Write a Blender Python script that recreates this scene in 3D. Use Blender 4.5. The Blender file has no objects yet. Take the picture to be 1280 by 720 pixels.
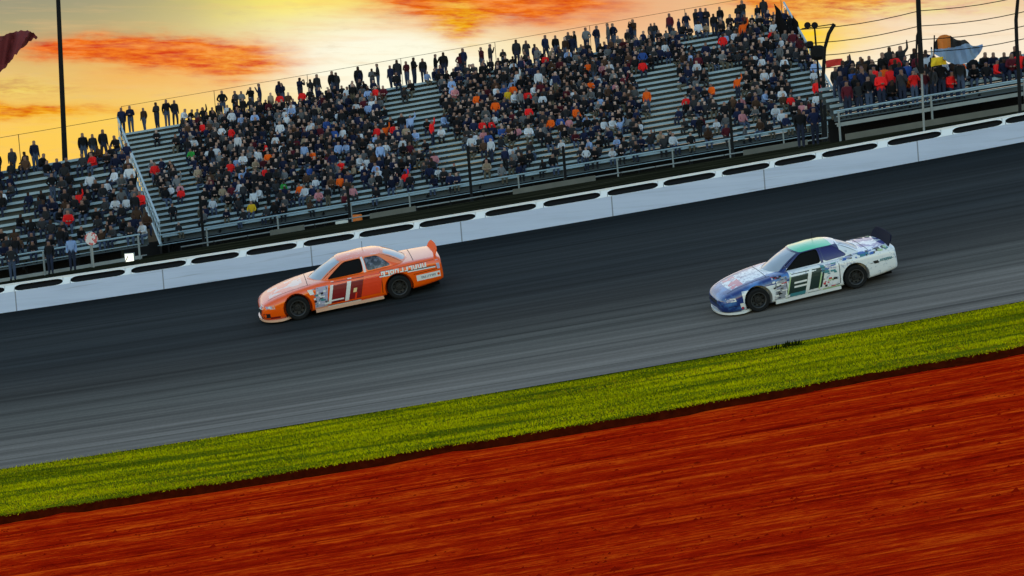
import bpy, bmesh, math, random
import numpy as np
from mathutils import Vector, Matrix
from mathutils.bvhtree import BVHTree

rng = random.Random(7)
nrg = np.random.default_rng(7)
scene = bpy.context.scene
COL = scene.collection

# ------------------------------------------------------------------ camera
PSI, PITCH, ROLL, F = math.radians(-4), math.radians(2.9), math.radians(4.5), 3200.0
fwd = Vector((math.sin(PSI)*math.cos(PITCH), math.cos(PSI)*math.cos(PITCH), -math.sin(PITCH)))
r0 = Vector((math.cos(PSI), -math.sin(PSI), 0)); u0 = r0.cross(fwd)
cr = r0*math.cos(ROLL) - u0*math.sin(ROLL); cu = u0*math.cos(ROLL) + r0*math.sin(ROLL)
cam = bpy.data.cameras.new('camera'); cam_o = bpy.data.objects.new('camera', cam); COL.objects.link(cam_o)
cam_o.matrix_world = Matrix(((cr.x, cu.x, -fwd.x, 0), (cr.y, cu.y, -fwd.y, 0), (cr.z, cu.z, -fwd.z, 0), (0, 0, 0, 1)))
cam.sensor_width = 36; cam.lens = 36*F/1280; cam.clip_start = 0.5; cam.clip_end = 9000
scene.camera = cam_o

def at(px, py, Y):
    d = fwd + cr*((px-640)/F) + cu*((360-py)/F)
    return d*(Y/d.y)

def proj(p):
    d = p.dot(fwd)
    return 640 + F*p.dot(cr)/d, 360 - F*p.dot(cu)/d

# ------------------------------------------------------------------ terrain helpers
def gz(x, Y=0.0):
    g = 0.0905*150*math.tanh((x+5)/150)
    if Y < 100:
        c = max(-26, min(26, x+5)); g += 0.0007*c*c
    if Y > 240: g *= max(0.0, 1-(Y-240)/260)
    return g

def xs_range(a, b, step):
    n = max(1, int(math.ceil((b-a)/step)))
    return [a+(b-a)*i/n for i in range(n+1)]

# ------------------------------------------------------------------ node helpers
class NT:
    def __init__(s, tree): s.t = tree; s.n = tree.nodes; s.l = tree.links
    def put(s, sock, v):
        if v is None: return
        if isinstance(v, bpy.types.NodeSocket): s.l.new(v, sock)
        else: sock.default_value = v
    def math(s, op, a, b=None, c=None, clamp=False):
        n = s.n.new('ShaderNodeMath'); n.operation = op; n.use_clamp = clamp
        s.put(n.inputs[0], a); s.put(n.inputs[1], b); s.put(n.inputs[2], c)
        return n.outputs[0]
    def mix(s, f, a, b, blend='MIX'):
        n = s.n.new('ShaderNodeMix'); n.data_type = 'RGBA'; n.blend_type = blend
        s.put(n.inputs[0], f); s.put(n.inputs[6], a); s.put(n.inputs[7], b)
        return n.outputs[2]
    def ramp(s, f, stops, interp='LINEAR'):
        n = s.n.new('ShaderNodeValToRGB'); r = n.color_ramp; r.interpolation = interp
        r.elements[0].position = stops[0][0]; r.elements[-1].position = stops[-1][0]
        for p, c in stops[1:-1]: r.elements.new(p)
        for i, (p, c) in enumerate(stops):
            r.elements[i].color = (c, c, c, 1) if isinstance(c, (int, float)) else (*c, 1)
        s.put(n.inputs[0], f); return n.outputs[0]
    def noise(s, vec, scale=1, detail=4, rough=0.55, dist=0.0):
        n = s.n.new('ShaderNodeTexNoise'); s.put(n.inputs['Vector'], vec)
        n.inputs['Scale'].default_value = scale; n.inputs['Detail'].default_value = detail
        n.inputs['Roughness'].default_value = rough; n.inputs['Distortion'].default_value = dist
        return n.outputs[0]
    def mapv(s, vec, scale=(1, 1, 1), loc=(0, 0, 0), rot=(0, 0, 0)):
        n = s.n.new('ShaderNodeMapping'); s.put(n.inputs[0], vec)
        n.inputs[1].default_value = loc; n.inputs[2].default_value = rot; n.inputs[3].default_value = scale
        return n.outputs[0]
    def sep(s, vec):
        n = s.n.new('ShaderNodeSeparateXYZ'); s.put(n.inputs[0], vec); return n.outputs
    def comb(s, x, y, z):
        n = s.n.new('ShaderNodeCombineXYZ')
        for i, v in enumerate((x, y, z)): s.put(n.inputs[i], v)
        return n.outputs[0]
    def coord(s, which='Object'):
        return s.n.new('ShaderNodeTexCoord').outputs[which]
    def attr(s, name):
        n = s.n.new('ShaderNodeAttribute'); n.attribute_name = name; return n.outputs['Color']
    def bump(s, h, strength=0.5, dist=0.02):
        n = s.n.new('ShaderNodeBump'); n.inputs['Strength'].default_value = strength
        n.inputs['Distance'].default_value = dist; s.put(n.inputs['Height'], h); return n.outputs[0]

def new_mat(name):
    m = bpy.data.materials.new(name); m.use_nodes = True
    b = m.node_tree.nodes['Principled BSDF']
    return m, NT(m.node_tree), b

def simple(name, c, rough=0.6, metal=0.0, coat=0.0, var=0.12, vscale=3.0, spec=0.5):
    m, t, b = new_mat(name)
    n = t.noise(t.coord(), vscale, 4)
    lo = tuple(x*(1-var) for x in c)+(1,); hi = tuple(min(1, x*(1+var)) for x in c)+(1,)
    t.put(b.inputs['Base Color'], t.mix(n, lo, hi))
    b.inputs['Roughness'].default_value = rough; b.inputs['Metallic'].default_value = metal
    b.inputs['Coat Weight'].default_value = coat; b.inputs['Coat Roughness'].default_value = 0.04
    b.inputs['Specular IOR Level'].default_value = spec
    return m

def emit_mat(name, c, s):
    m, t, b = new_mat(name)
    b.inputs['Base Color'].default_value = (*c, 1)
    b.inputs['Emission Color'].default_value = (*c, 1); b.inputs['Emission Strength'].default_value = s
    return m

# ------------------------------------------------------------------ object helpers
def tag(o, label=None, cat=None, group=None, kind=None):
    if label: o['label'] = label
    if cat: o['category'] = cat
    if group: o['group'] = group
    if kind: o['kind'] = kind
    return o

def link(name, me, m=None, parent=None):
    o = bpy.data.objects.new(name, me); COL.objects.link(o)
    if m is not None:
        for x in (m if isinstance(m, (list, tuple)) else [m]): me.materials.append(x)
    if parent is not None: o.parent = parent
    return o

def empty(name, loc=(0, 0, 0)):
    o = bpy.data.objects.new(name, None); COL.objects.link(o); o.location = loc
    o.empty_display_size = 0.3
    return o

class MB:
    """collects shapes; build() makes ONE mesh object"""
    def __init__(s): s.v = []; s.f = []; s.mi = []
    def add(s, vs, fs, mi=0):
        b = len(s.v); s.v += [tuple(p) for p in vs]; s.f += [tuple(i+b for i in f) for f in fs]; s.mi += [mi]*len(fs)
    def box(s, x0, x1, y0, y1, z0, z1, mi=0, M=None):
        vs = [Vector(p) for p in ((x0,y0,z0),(x1,y0,z0),(x1,y1,z0),(x0,y1,z0),(x0,y0,z1),(x1,y0,z1),(x1,y1,z1),(x0,y1,z1))]
        if M is not None: vs = [M @ p for p in vs]
        s.add(vs, [(3,2,1,0),(4,5,6,7),(0,1,5,4),(1,2,6,5),(2,3,7,6),(3,0,4,7)], mi)
    def tube(s, pts, r, n=8, mi=0, cap=True):
        pts = [Vector(p) for p in pts]; rs = r if isinstance(r, (list, tuple)) else [r]*len(pts)
        vs = []; up = Vector((0.13, 0.2, 1)).normalized()
        for i, p in enumerate(pts):
            d = (pts[min(i+1, len(pts)-1)] - pts[max(i-1, 0)]).normalized()
            a = d.cross(up)
            if a.length < 1e-3: a = d.cross(Vector((1, 0, 0)))
            a.normalize(); b = d.cross(a)
            for k in range(n):
                t = 2*math.pi*k/n; vs.append(p + (a*math.cos(t)+b*math.sin(t))*rs[i])
        fs = []
        for i in range(len(pts)-1):
            for k in range(n):
                fs.append((i*n+k, i*n+(k+1) % n, (i+1)*n+(k+1) % n, (i+1)*n+k))
        if cap: fs += [tuple(range(n))[::-1], tuple(range((len(pts)-1)*n, len(pts)*n))]
        s.add(vs, fs, mi)
    def strip_x(s, xs, prof, zfun, closed=True, mi=0):
        """sweep a profile (y,z list) along x with the ground's rise"""
        n = len(prof); vs = []
        for x in xs:
            for (y, z) in prof: vs.append((x, y, z+zfun(x)))
        fs = []
        for i in range(len(xs)-1):
            for k in range(n if closed else n-1):
                k2 = (k+1) % n
                fs.append((i*n+k, (i+1)*n+k, (i+1)*n+k2, i*n+k2))
        if closed: fs += [tuple(range(n)), tuple(range((len(xs)-1)*n, len(xs)*n))[::-1]]
        s.add(vs, fs, mi)
    def mesh(s, name, smooth=False, angle=35):
        me = bpy.data.meshes.new(name); me.from_pydata(s.v, [], s.f); me.validate()
        if len(set(s.mi)) > 1 and len(me.polygons) == len(s.mi): me.polygons.foreach_set('material_index', s.mi)
        bm = bmesh.new(); bm.from_mesh(me); bmesh.ops.recalc_face_normals(bm, faces=bm.faces); bm.to_mesh(me); bm.free()
        if smooth:
            me.shade_smooth(); me.set_sharp_from_angle(angle=math.radians(angle))
        return me
    def build(s, name, m, parent=None, smooth=False, angle=35):
        return link(name, s.mesh(name, smooth, angle), m, parent)

def sheet(name, xs, rows, m, kind='structure', jitter=None):
    """rows: list of (Y, z); a ground sheet following the rise"""
    vs = []; fs = []; n = len(rows)
    for x in xs:
        for (y, z) in rows:
            dz = jitter(x, y) if jitter else 0
            vs.append((x, y, z+gz(x, y)+dz))
    for i in range(len(xs)-1):
        for k in range(n-1):
            fs.append((i*n+k, (i+1)*n+k, (i+1)*n+k+1, i*n+k+1))
    me = bpy.data.meshes.new(name); me.from_pydata(vs, [], fs); me.shade_smooth()
    o = link(name, me, m); o['kind'] = kind
    return o

# ------------------------------------------------------------------ world: dusk sky with sunset clouds
EXPO = 0.0
SUN_AZ, SUN_EL = math.radians(-6.0), math.radians(2.6)
w = bpy.data.worlds.new('World'); scene.world = w; w.use_nodes = True
T = NT(w.node_tree); bg = w.node_tree.nodes['Background']
sky = w.node_tree.nodes.new('ShaderNodeTexSky'); sky.sky_type = 'NISHITA'; sky.sun_disc = False
sky.sun_elevation = SUN_EL; sky.sun_rotation = SUN_AZ
sky.air_density = 1.0; sky.dust_density = 0.6; sky.ozone_density = 1.5
NISH_GAIN = 1.0
gen = T.coord('Generated'); sx, sy, sz = T.sep(gen)
az = T.math('MULTIPLY', T.math('ARCTAN2', sx, sy), 180/math.pi)
el = T.math('MULTIPLY', T.math('ARCSINE', sz), 180/math.pi)
u = T.math('ADD', az, 4.0)
wv = T.math('ADD', el, T.math('MULTIPLY', u, 0.0787))
cv = T.comb(u, T.math('MULTIPLY', wv, 3.2), 0.0)
d1 = T.math('SUBTRACT', T.noise(cv, 0.55, 5, 0.6), 0.5)
d2 = T.math('SUBTRACT', T.noise(T.mapv(cv, loc=(17, 5, 2)), 0.75, 5, 0.62), 0.5)
ud = T.math('ADD', u, T.math('MULTIPLY', d1, 2.0)); wd = T.math('ADD', wv, T.math('MULTIPLY', d2, 0.55))
streak = T.noise(T.mapv(cv, scale=(0.35, 1.3, 1)), 1.1, 6, 0.62)
fine = T.noise(T.mapv(cv, scale=(0.9, 1.6, 1), loc=(4, 9, 1)), 1.6, 8, 0.68)
def srgb(r, g, b):
    f = lambda c: (c/255/12.92 if c/255 <= .04045 else ((c/255+.055)/1.055)**2.4)
    return (f(r), f(g), f(b), 1)
def blob(px, py, rx, ry, power=1.0, soft=False):
    bu, bw = (px-640)/55.85, (198-py)/55.85
    uu, ww = (u, wv) if soft else (ud, wd)
    a = T.math('DIVIDE', T.math('SUBTRACT', uu, bu), rx/55.85); b = T.math('DIVIDE', T.math('SUBTRACT', ww, bw), ry/55.85)
    q = T.math('ADD', T.math('MULTIPLY', a, a), T.math('MULTIPLY', b, b))
    e = T.math('EXPONENT', T.math('MULTIPLY', q, -1.0))
    return T.math('MULTIPLY', e, power, clamp=True)
# vertical gradient on the dim side, cream on the other
wn = T.math('DIVIDE', wv, 6.0)
left = T.ramp(wn, [(0.0, srgb(255, 205, 85)[:3]), (0.16, srgb(252, 205, 90)[:3]), (0.27, srgb(232, 196, 120)[:3]), (0.37, srgb(218, 186, 118)[:3]), (0.43, srgb(178, 166, 124)[:3]), (0.60, srgb(150, 148, 126)[:3]), (1.0, srgb(128, 132, 130)[:3])])
right = T.ramp(wn, [(0.0, srgb(250, 240, 225)[:3]), (0.3, srgb(252, 242, 222)[:3]), (0.5, srgb(250, 228, 196)[:3]), (0.62, srgb(232, 190, 152)[:3]), (1.0, srgb(170, 150, 140)[:3])])
side = T.math('ADD', T.math('MULTIPLY', u, 0.11), 0.42, clamp=True)
c = T.mix(T.math('SMOOTHSTEP', 0.0, 1.0, side) if False else side, left, right)
c = T.mix(blob(530, 75, 280, 95, 1.0, True), c, srgb(255, 226, 110))
c = T.mix(blob(790, 20, 190, 45, 0.85, True), c, srgb(238, 176, 128))
c = T.mix(blob(440, 5, 130, 28, 1.0), c, srgb(255, 236, 70))
c = T.mix(blob(505, 80, 180, 60, 1.3, True), c, srgb(255, 252, 226))
c = T.mix(blob(1012, 46, 75, 34, 1.1), c, srgb(255, 214, 50))
c = T.mix(blob(215, 100, 120, 26, 0.6), c, srgb(250, 178, 80))
for (px, py, rx, ry, pw, col) in [(165, 64, 95, 11, 1.7, (244, 84, 24)), (250, 66, 95, 18, 1.8, (246, 98, 38)), (318, 80, 55, 20, 1.2, (250, 116, 54)),
        (45, 140, 105, 8, 1.4, (246, 130, 24)), (640, 0, 125, 27, 2.0, (240, 92, 24)), (598, 26, 28, 24, 1.1, (250, 140, 30)),
        (1050, 4, 95, 20, 1.6, (240, 122, 48)), (1150, 12, 110, 10, 0.6, (240, 186, 144)), (20, 110, 90, 12, 0.6, (214, 160, 92))]:
    k = T.math('MULTIPLY', blob(px, py, rx, ry, pw), T.math('ADD', T.math('MULTIPLY', T.math('SUBTRACT', streak, 0.36), 3.2, clamp=True), 0.62), clamp=True)
    dk = srgb(max(0, col[0]-34), int(col[1]*.62), int(col[2]*.7)); lt = srgb(255, min(255, int(col[1]*1.35)+12), col[2])
    c = T.mix(k, c, T.mix(T.math('MULTIPLY', T.math('SUBTRACT', fine, .36), 3.4, clamp=True), lt, dk))
c = T.mix(T.math('MULTIPLY', T.math('SUBTRACT', streak, 0.5), 1.3, clamp=True), c, srgb(250, 196, 132))
c = T.mix(T.math('MULTIPLY', T.math('SUBTRACT', 0.46, fine), 1.2, clamp=True), c, srgb(196, 172, 140))
SUNSET_GAIN = 1.0
maz = T.math('SUBTRACT', 1.0, T.math('DIVIDE', T.math('SUBTRACT', T.math('ABSOLUTE', u), 16.0), 45.0, clamp=True), clamp=True)
mel = T.math('SUBTRACT', 1.0, T.math('DIVIDE', T.math('SUBTRACT', el, 5.0), 30.0, clamp=True), clamp=True)
msk = T.math('MULTIPLY', maz, mel)
nish = T.mix(1.0, sky.outputs[0], (6.5, 6.5, 6.5, 1), 'MULTIPLY')
STR = 0.15
cs = T.mix(1.0, c, (1/STR, 1/STR, 1/STR, 1), 'MULTIPLY')
T.put(bg.inputs[0], T.mix(msk, nish, cs)); bg.inputs[1].default_value = STR

sun = bpy.data.lights.new('sun', 'SUN'); sun_o = bpy.data.objects.new('sun', sun); COL.objects.link(sun_o)
sun.energy = 2.0; sun.angle = math.radians(0.5); sun.color = (1.0, 0.72, 0.42)
sd = Vector((math.sin(SUN_AZ)*math.cos(SUN_EL), math.cos(SUN_AZ)*math.cos(SUN_EL), math.sin(SUN_EL)))
sun_o.rotation_euler = sd.to_track_quat('Z', 'Y').to_euler()
vs_ = scene.view_settings; scene.display_settings.display_device = 'sRGB'
vs_.view_transform = 'Standard'; vs_.look = 'None'; vs_.gamma = 1; vs_.exposure = EXPO; vs_.use_curve_mapping = False

# ------------------------------------------------------------------ ground materials
def mat_asphalt():
    m, t, b = new_mat('asphalt')
    p = t.coord(); X, Y, Z = t.sep(p)
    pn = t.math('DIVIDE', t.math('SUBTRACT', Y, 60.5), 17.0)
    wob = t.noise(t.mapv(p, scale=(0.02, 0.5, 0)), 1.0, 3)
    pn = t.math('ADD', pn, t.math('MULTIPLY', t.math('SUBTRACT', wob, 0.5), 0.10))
    base = t.ramp(pn, [(0.0, (.195, .160, .138)), (0.12, (.180, .148, .128)), (0.26, (.105, .092, .080)), (0.42, (.044, .040, .037)), (0.60, (.024, .026, .027)), (0.78, (.024, .0255, .026)), (0.90, (.014, .016, .017)), (1.0, (.006, .008, .009))])  # rubbered groove bands; the darkest end also paints in shade below the wall
    s1 = t.noise(t.mapv(p, scale=(0.035, 2.2, 0)), 1.0, 6, 0.65)
    s2 = t.noise(t.mapv(p, scale=(0.08, 9.0, 0)), 1.0, 4, 0.6)
    k = t.math('ADD', t.math('MULTIPLY', s1, 1.5), t.math('MULTIPLY', s2, 0.5))
    k = t.math('ADD', t.math('MULTIPLY', t.math('SUBTRACT', k, 1.0), 1.7), 1.0)
    k = t.math('MAXIMUM', k, 0.25)
    grit = t.math('ADD', t.math('MULTIPLY', t.noise(p, 14.0, 3, 0.7), 0.5), 0.75)
    jt = t.math('LESS_THAN', t.math('FRACT', t.math('DIVIDE', t.math('SUBTRACT', Y, 61.7), 4.05)), .009)
    kk = t.math('MULTIPLY', t.math('MULTIPLY', k, grit), t.math('SUBTRACT', 1.0, t.math('MULTIPLY', jt, .45)))
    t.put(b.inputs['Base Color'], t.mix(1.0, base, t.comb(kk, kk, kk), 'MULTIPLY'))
    b.inputs['Roughness'].default_value = 0.9; b.inputs['Specular IOR Level'].default_value = 0.06
    t.put(b.inputs['Normal'], t.bump(t.noise(p, 40.0, 3), 0.3, 0.01))
    return m

def mat_dirt():
    m, t, b = new_mat('red_clay')
    p = t.coord()
    s1 = t.noise(t.mapv(p, scale=(0.010, 1.1, 0)), 1.0, 4, 0.6)
    s2 = t.noise(t.mapv(p, scale=(0.012, 6.0, 0)), 1.0, 6, 0.72)
    s3 = t.noise(t.mapv(p, scale=(.9, 5.0, 1)), 1.0, 8, 0.9)
    k = t.math('ADD', t.math('ADD', t.math('MULTIPLY', s1, 0.24), t.math('ADD', t.math('MULTIPLY', s2, 0.22), t.math('MULTIPLY', t.noise(t.mapv(p, scale=(0.02, 15.0, 0)), 1.0, 4, 0.7), 0.24))), t.math('MULTIPLY', s3, 0.52))
    colr = t.ramp(k, [(0.47, (.065, .0015, .0003)), (0.555, (.34, .0065, .0009)), (0.62, (.58, .017, .0014)), (0.695, (.95, .100, .005))])
    t.put(b.inputs['Base Color'], colr)
    b.inputs['Roughness'].default_value = 0.95; b.inputs['Specular IOR Level'].default_value = 0.0; b.inputs['IOR'].default_value = 1.01
    h = t.math('ADD', t.math('MULTIPLY', s2, 0.7), t.math('MULTIPLY', s3, 0.7))
    t.put(b.inputs['Normal'], t.bump(h, 0.7, 0.09))
    return m

def mat_turf():
    m, t, b = new_mat('turf')
    p = t.coord()
    s1 = t.noise(t.mapv(p, scale=(0.25, 2.2, 0)), 1.0, 5, 0.65); s2 = t.noise(p, 9.0, 4, 0.7)
    k = t.math('ADD', t.math('MULTIPLY', s1, 0.7), t.math('MULTIPLY', s2, 0.3))
    t.put(b.inputs['Base Color'], t.ramp(k, [(0.35, (.035, .042, .003)), (0.5, (.10, .12, .004)), (0.68, (.22, .22, .006))]))
    b.inputs['Roughness'].default_value = 0.95; b.inputs['Specular IOR Level'].default_value = 0.0; b.inputs['IOR'].default_value = 1.01
    t.put(b.inputs['Normal'], t.bump(k, 0.5, 0.05))
    return m

def mat_ground():
    m, t, b = new_mat('dry_ground')
    p = t.coord(); X, Y, Z = t.sep(p)
    s = t.noise(t.mapv(p, scale=(0.15, 0.5, 0)), 1.0, 6, 0.65)
    col = t.ramp(s, [(0.34, (.006, .006, .004)), (0.5, (.014, .0135, .007)), (0.62, (.035, .032, .018)), (0.76, (.16, .145, .10))])
    t.put(b.inputs['Base Color'], col); b.inputs['Roughness'].default_value = 0.95; b.inputs['Specular IOR Level'].default_value = 0.0; b.inputs['IOR'].default_value = 1.01
    return m

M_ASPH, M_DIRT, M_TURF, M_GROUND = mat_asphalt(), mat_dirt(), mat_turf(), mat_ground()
M_SOIL = simple('shaded_soil', (.050, .005, .001), 0.95, var=0.85, vscale=6, spec=0.0)  # dark tone paints in the shadow edge below the turf

# profile across the place (Y, z at x = -5)
Z_DIRT, Y_EDGE, Y_IN, Z_IN, Y_WALL, Z_WALL = -5.80, 50.8, 61.0, -5.58, 77.0, -2.24
def z_track(Y): return Z_IN + (Z_WALL-Z_IN)*(Y-Y_IN)/(Y_WALL-Y_IN)

def dirt_j(x, y):
    return 0.035*math.sin(y*5.1+0.6*math.sin(x*.07))*math.sin(y*1.37+x*.01) + 0.02*math.sin(y*13.0+.4*math.sin(x*.2))
rows = [(-60, Z_DIRT), (0, Z_DIRT), (20, Z_DIRT), (30, Z_DIRT)] + [(30+i*0.12, Z_DIRT) for i in range(1, 178)] + [(52.2, Z_DIRT-.05)]
sheet('dirt_infield', xs_range(-90, 90, 1.5), rows, M_DIRT, jitter=lambda x, y: dirt_j(x, y) if y > 29 else 0)

def edge_y(x):
    e = Y_EDGE + 0.10*math.sin(x*.9)+0.06*math.sin(x*2.3+1)+0.04*math.sin(x*6.1)
    if x > 1.0: e += 1.0*min(1.0, (x-1.0)/6.5)*(0.75+0.25*math.sin(x*1.9))
    return e
def turf_z(y): return Z_DIRT+0.17 + (Z_IN-0.02-(Z_DIRT+0.17))*max(0, (y-51))/(Y_IN-51)
xs = xs_range(-90, 90, 0.5); n = 15; vs = []; fs = []
for x in xs:
    e = edge_y(x)
    for k in range(n):
        y = e + (Y_IN+0.3-e)*k/(n-1)
        vs.append((x, y, turf_z(y)+gz(x, y)+0.02*math.sin(x*1.7+y*3)*(0 < k < n-2)))
for i in range(len(xs)-1):
    for k in range(n-1): fs.append((i*n+k, (i+1)*n+k, (i+1)*n+k+1, i*n+k+1))
me = bpy.data.meshes.new('verge'); me.from_pydata(vs, [], fs); me.shade_smooth()
o = link('verge', me, M_TURF); o['kind'] = 'structure'
vs = []; fs = []; n = 5
for x in xs:
    e = edge_y(x); reach = 0.05 + (0.45*min(1.0, (x-1.0)/6.5) if x > 1 else 0)
    for k, (dy, z) in enumerate(((0.0, turf_z(e)), (-0.02, turf_z(e)-0.012), (-0.04-reach*.25, Z_DIRT+0.08), (-0.07-reach*.7, Z_DIRT+0.05), (-0.09-reach, Z_DIRT-0.06))):
        vs.append((x, e+dy+0.03*math.sin(x*5+k)*(k > 1), z+gz(x, e)+(0.015*math.sin(x*7.3+k*2) if 1 < k < 4 else 0)))
for i in range(len(xs)-1):
    for k in range(n-1): fs.append((i*n+k, (i+1)*n+k, (i+1)*n+k+1, i*n+k+1))
me = bpy.data.meshes.new('soil_bank'); me.from_pydata(vs, [], fs); me.shade_smooth()
o = link('soil_bank', me, M_SOIL); o['kind'] = 'structure'

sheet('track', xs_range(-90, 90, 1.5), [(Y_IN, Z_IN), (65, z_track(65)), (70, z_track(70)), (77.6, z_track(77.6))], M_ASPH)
Z_BACK = -2.42
GP = [(77.5, -1.62), (80, -1.5), (100, -1.36), (112, -1.50), (124, -1.58), (139, -1.60), (146, -2.40), (200, Z_BACK)]
def ground_z(Y): return float(np.interp(Y, [a for a, b in GP], [b for a, b in GP]))
xf = xs_range(-90, 90, 3); xfar = [-4000, -1500, -500, -200] + xf + [200, 500, 1500, 4000]
sheet('ground', xfar, GP + [(240, Z_BACK), (300, Z_BACK-.5), (420, -3.5), (520, -4.5), (900, -7), (2000, -8), (6000, -9)], M_GROUND)

# ---- grass blades on the verge (uncountable)
def make_grass(N=230000):
    X = nrg.uniform(-23, 21, N); ev = np.array([edge_y(a) for a in np.linspace(-24, 22, 900)])
    E = np.interp(X, np.linspace(-24, 22, 900), ev)
    E = E - np.random.default_rng(3).uniform(0, 1, N)**6*.35
    Yv = E - 0.03 + (Y_IN+0.18-E)*nrg.uniform(0, 1, N)
    def field(sx, sy, seed, octs=3):
        out = np.zeros(N); amp = 1.0; tot = 0
        for o_ in range(octs):
            r_ = np.random.default_rng(seed+o_); g_ = r_.uniform(0, 1, (160, 260)); f_ = 2**o_
            a_ = (X+30)*sx*f_; b_ = (Yv-48)*sy*f_; ia, ib = np.floor(a_).astype(int), np.floor(b_).astype(int); ta, tb = a_-ia, b_-ib
            ta = ta*ta*(3-2*ta); tb = tb*tb*(3-2*tb); G_ = lambda i, j: g_[j % 160, i % 260]
            out += amp*((G_(ia, ib)*(1-ta)+G_(ia+1, ib)*ta)*(1-tb)+(G_(ia, ib+1)*(1-ta)+G_(ia+1, ib+1)*ta)*tb); tot += amp; amp *= .6
        return np.clip((out/tot-.5)*2.2+.5, 0, 1)
    ripple = field(.30, 2.2, 11); patch = field(.22, .5, 31)
    gzv = np.array([gz(a, 55) for a in np.linspace(-24, 22, 400)]); G = np.interp(X, np.linspace(-24, 22, 400), gzv)
    Z0 = (Z_DIRT+0.17) + (Z_IN-0.02-(Z_DIRT+0.17))*np.clip(Yv-51, 0, None)/(Y_IN-51) + G - 0.01
    H = nrg.uniform(.025, .068, N)*(0.6+0.6*ripple); W = nrg.uniform(.010, .022, N); A = nrg.uniform(0, math.pi, N)
    lx, ly = nrg.normal(0, .035, N), nrg.normal(0, .03, N)
    v = np.empty((N, 3, 3), np.float32)
    v[:, 0] = np.stack([X-np.cos(A)*W, Yv-np.sin(A)*W, Z0], 1); v[:, 1] = np.stack([X+np.cos(A)*W, Yv+np.sin(A)*W, Z0], 1)
    v[:, 2] = np.stack([X+lx, Yv+ly, Z0+H], 1)
    cA, cB, cC = np.array([.075, .105, .0]), np.array([.74, .64, .0]), np.array([.42, .26, .01])
    t = np.clip(0.75*ripple+0.35*patch-.05+nrg.normal(0, .2, N), 0, 1)[:, None]
    col = cA*(1-t)+cB*t; dry = (nrg.uniform(0, 1, N) < 0.04+0.16*(patch > .80))[:, None]; col = np.where(dry, cC, col)
    me = bpy.data.meshes.new('grass'); me.vertices.add(3*N); me.vertices.foreach_set('co', v.ravel())
    me.loops.add(3*N); me.loops.foreach_set('vertex_index', np.arange(3*N, dtype=np.int32))
    me.polygons.add(N); me.polygons.foreach_set('loop_start', np.arange(0, 3*N, 3, dtype=np.int32))
    me.update(calc_edges=True)
    a = me.color_attributes.new('col', 'FLOAT_COLOR', 'POINT')
    cc = np.ones((N, 3, 4), np.float32); cc[:, :, :3] = col[:, None, :]; a.data.foreach_set('color', cc.ravel())
    m, t, b = new_mat('grass_blade'); t.put(b.inputs['Base Color'], t.attr('col')); b.inputs['Roughness'].default_value = 0.8
    b.inputs['Specular IOR Level'].default_value = 0.02
    tr = t.n.new('ShaderNodeBsdfTranslucent'); t.put(tr.inputs[0], t.attr('col')); mx = t.n.new('ShaderNodeMixShader'); mx.inputs[0].default_value = .35
    out = [x for x in t.n if x.type == 'OUTPUT_MATERIAL'][0]
    t.l.new(b.outputs[0], mx.inputs[1]); t.l.new(tr.outputs[0], mx.inputs[2]); t.l.new(mx.outputs[0], out.inputs[0])
    tag(link('grass', me, m), 'bright yellow green grass on the strip between track and red dirt', 'grass', kind='stuff')
make_grass()

# dark clod on the grass
mb = MB(); cp = at(985, 436, 60.2)
for k in range(70):
    a = rng.uniform(0, 6.28); r = min(.3, abs(rng.gauss(0, .13))); px, py = cp.x+math.cos(a)*r*1.9, 60.0+math.sin(a)*r*.6
    z = turf_z(py)+gz(px, py); h = rng.uniform(.05, .17)*(1.1-r); s = rng.uniform(.02, .05)
    tip = (px+rng.uniform(-.06, .06), py+rng.uniform(-.03, .03), z+h)
    mb.add([(px-s, py-s*.5, z-.01), (px+s, py-s*.5, z-.01), (px, py+s, z-.01), tip], [(0, 1, 3), (1, 2, 3), (2, 0, 3), (2, 1, 0)])
tag(mb.build('weed_clump', simple('dark_weed', (.012, .018, .001), .95, var=.6, spec=0)), 'dark weed clump at the track side edge of the grass', 'weed')

def make_clods(N=9000):
    r_ = np.random.default_rng(5); X = r_.uniform(-16, 11, N); Yc = 33+18*r_.uniform(0, 1, N)
    band = np.sin(Yc*2.1)+.6*np.sin(Yc*5.3+1)+r_.normal(0, .6, N); keep = band > .1; X, Yc = X[keep], Yc[keep]; n_ = len(X)
    S_ = r_.uniform(.008, .03, n_)*(1+(r_.uniform(0, 1, n_) > .97)*1.0); G = np.array([gz(a, 50) for a in X])
    J_ = np.array([dirt_j(a, b) for a, b in zip(X, Yc)])
    tet = np.array([[-1, -.8, -.2], [1.2, -.6, -.2], [.1, 1, -.2], [.1, -.1, .9]]); v = np.empty((n_, 4, 3), np.float32)
    for k in range(4):
        v[:, k] = np.stack([X+tet[k, 0]*S_*r_.uniform(.7, 1.5, n_), Yc+tet[k, 1]*S_, Z_DIRT+G+J_+tet[k, 2]*S_*r_.uniform(.6, 1.1, n_)], 1)
    f = np.array([[0, 1, 3], [1, 2, 3], [2, 0, 3]]); tri = (f[None]+4*np.arange(n_)[:, None, None]).reshape(-1, 3)
    me = bpy.data.meshes.new('clods'); me.from_pydata(v.reshape(-1, 3).tolist(), [], tri.tolist())
    tag(link('clods', me, simple('clay_clods', (.26, .007, .001), .95, var=.7, vscale=2, spec=0)), 'small loose red clay clods scattered over the graded dirt', 'clods', kind='stuff')
make_clods()

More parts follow.
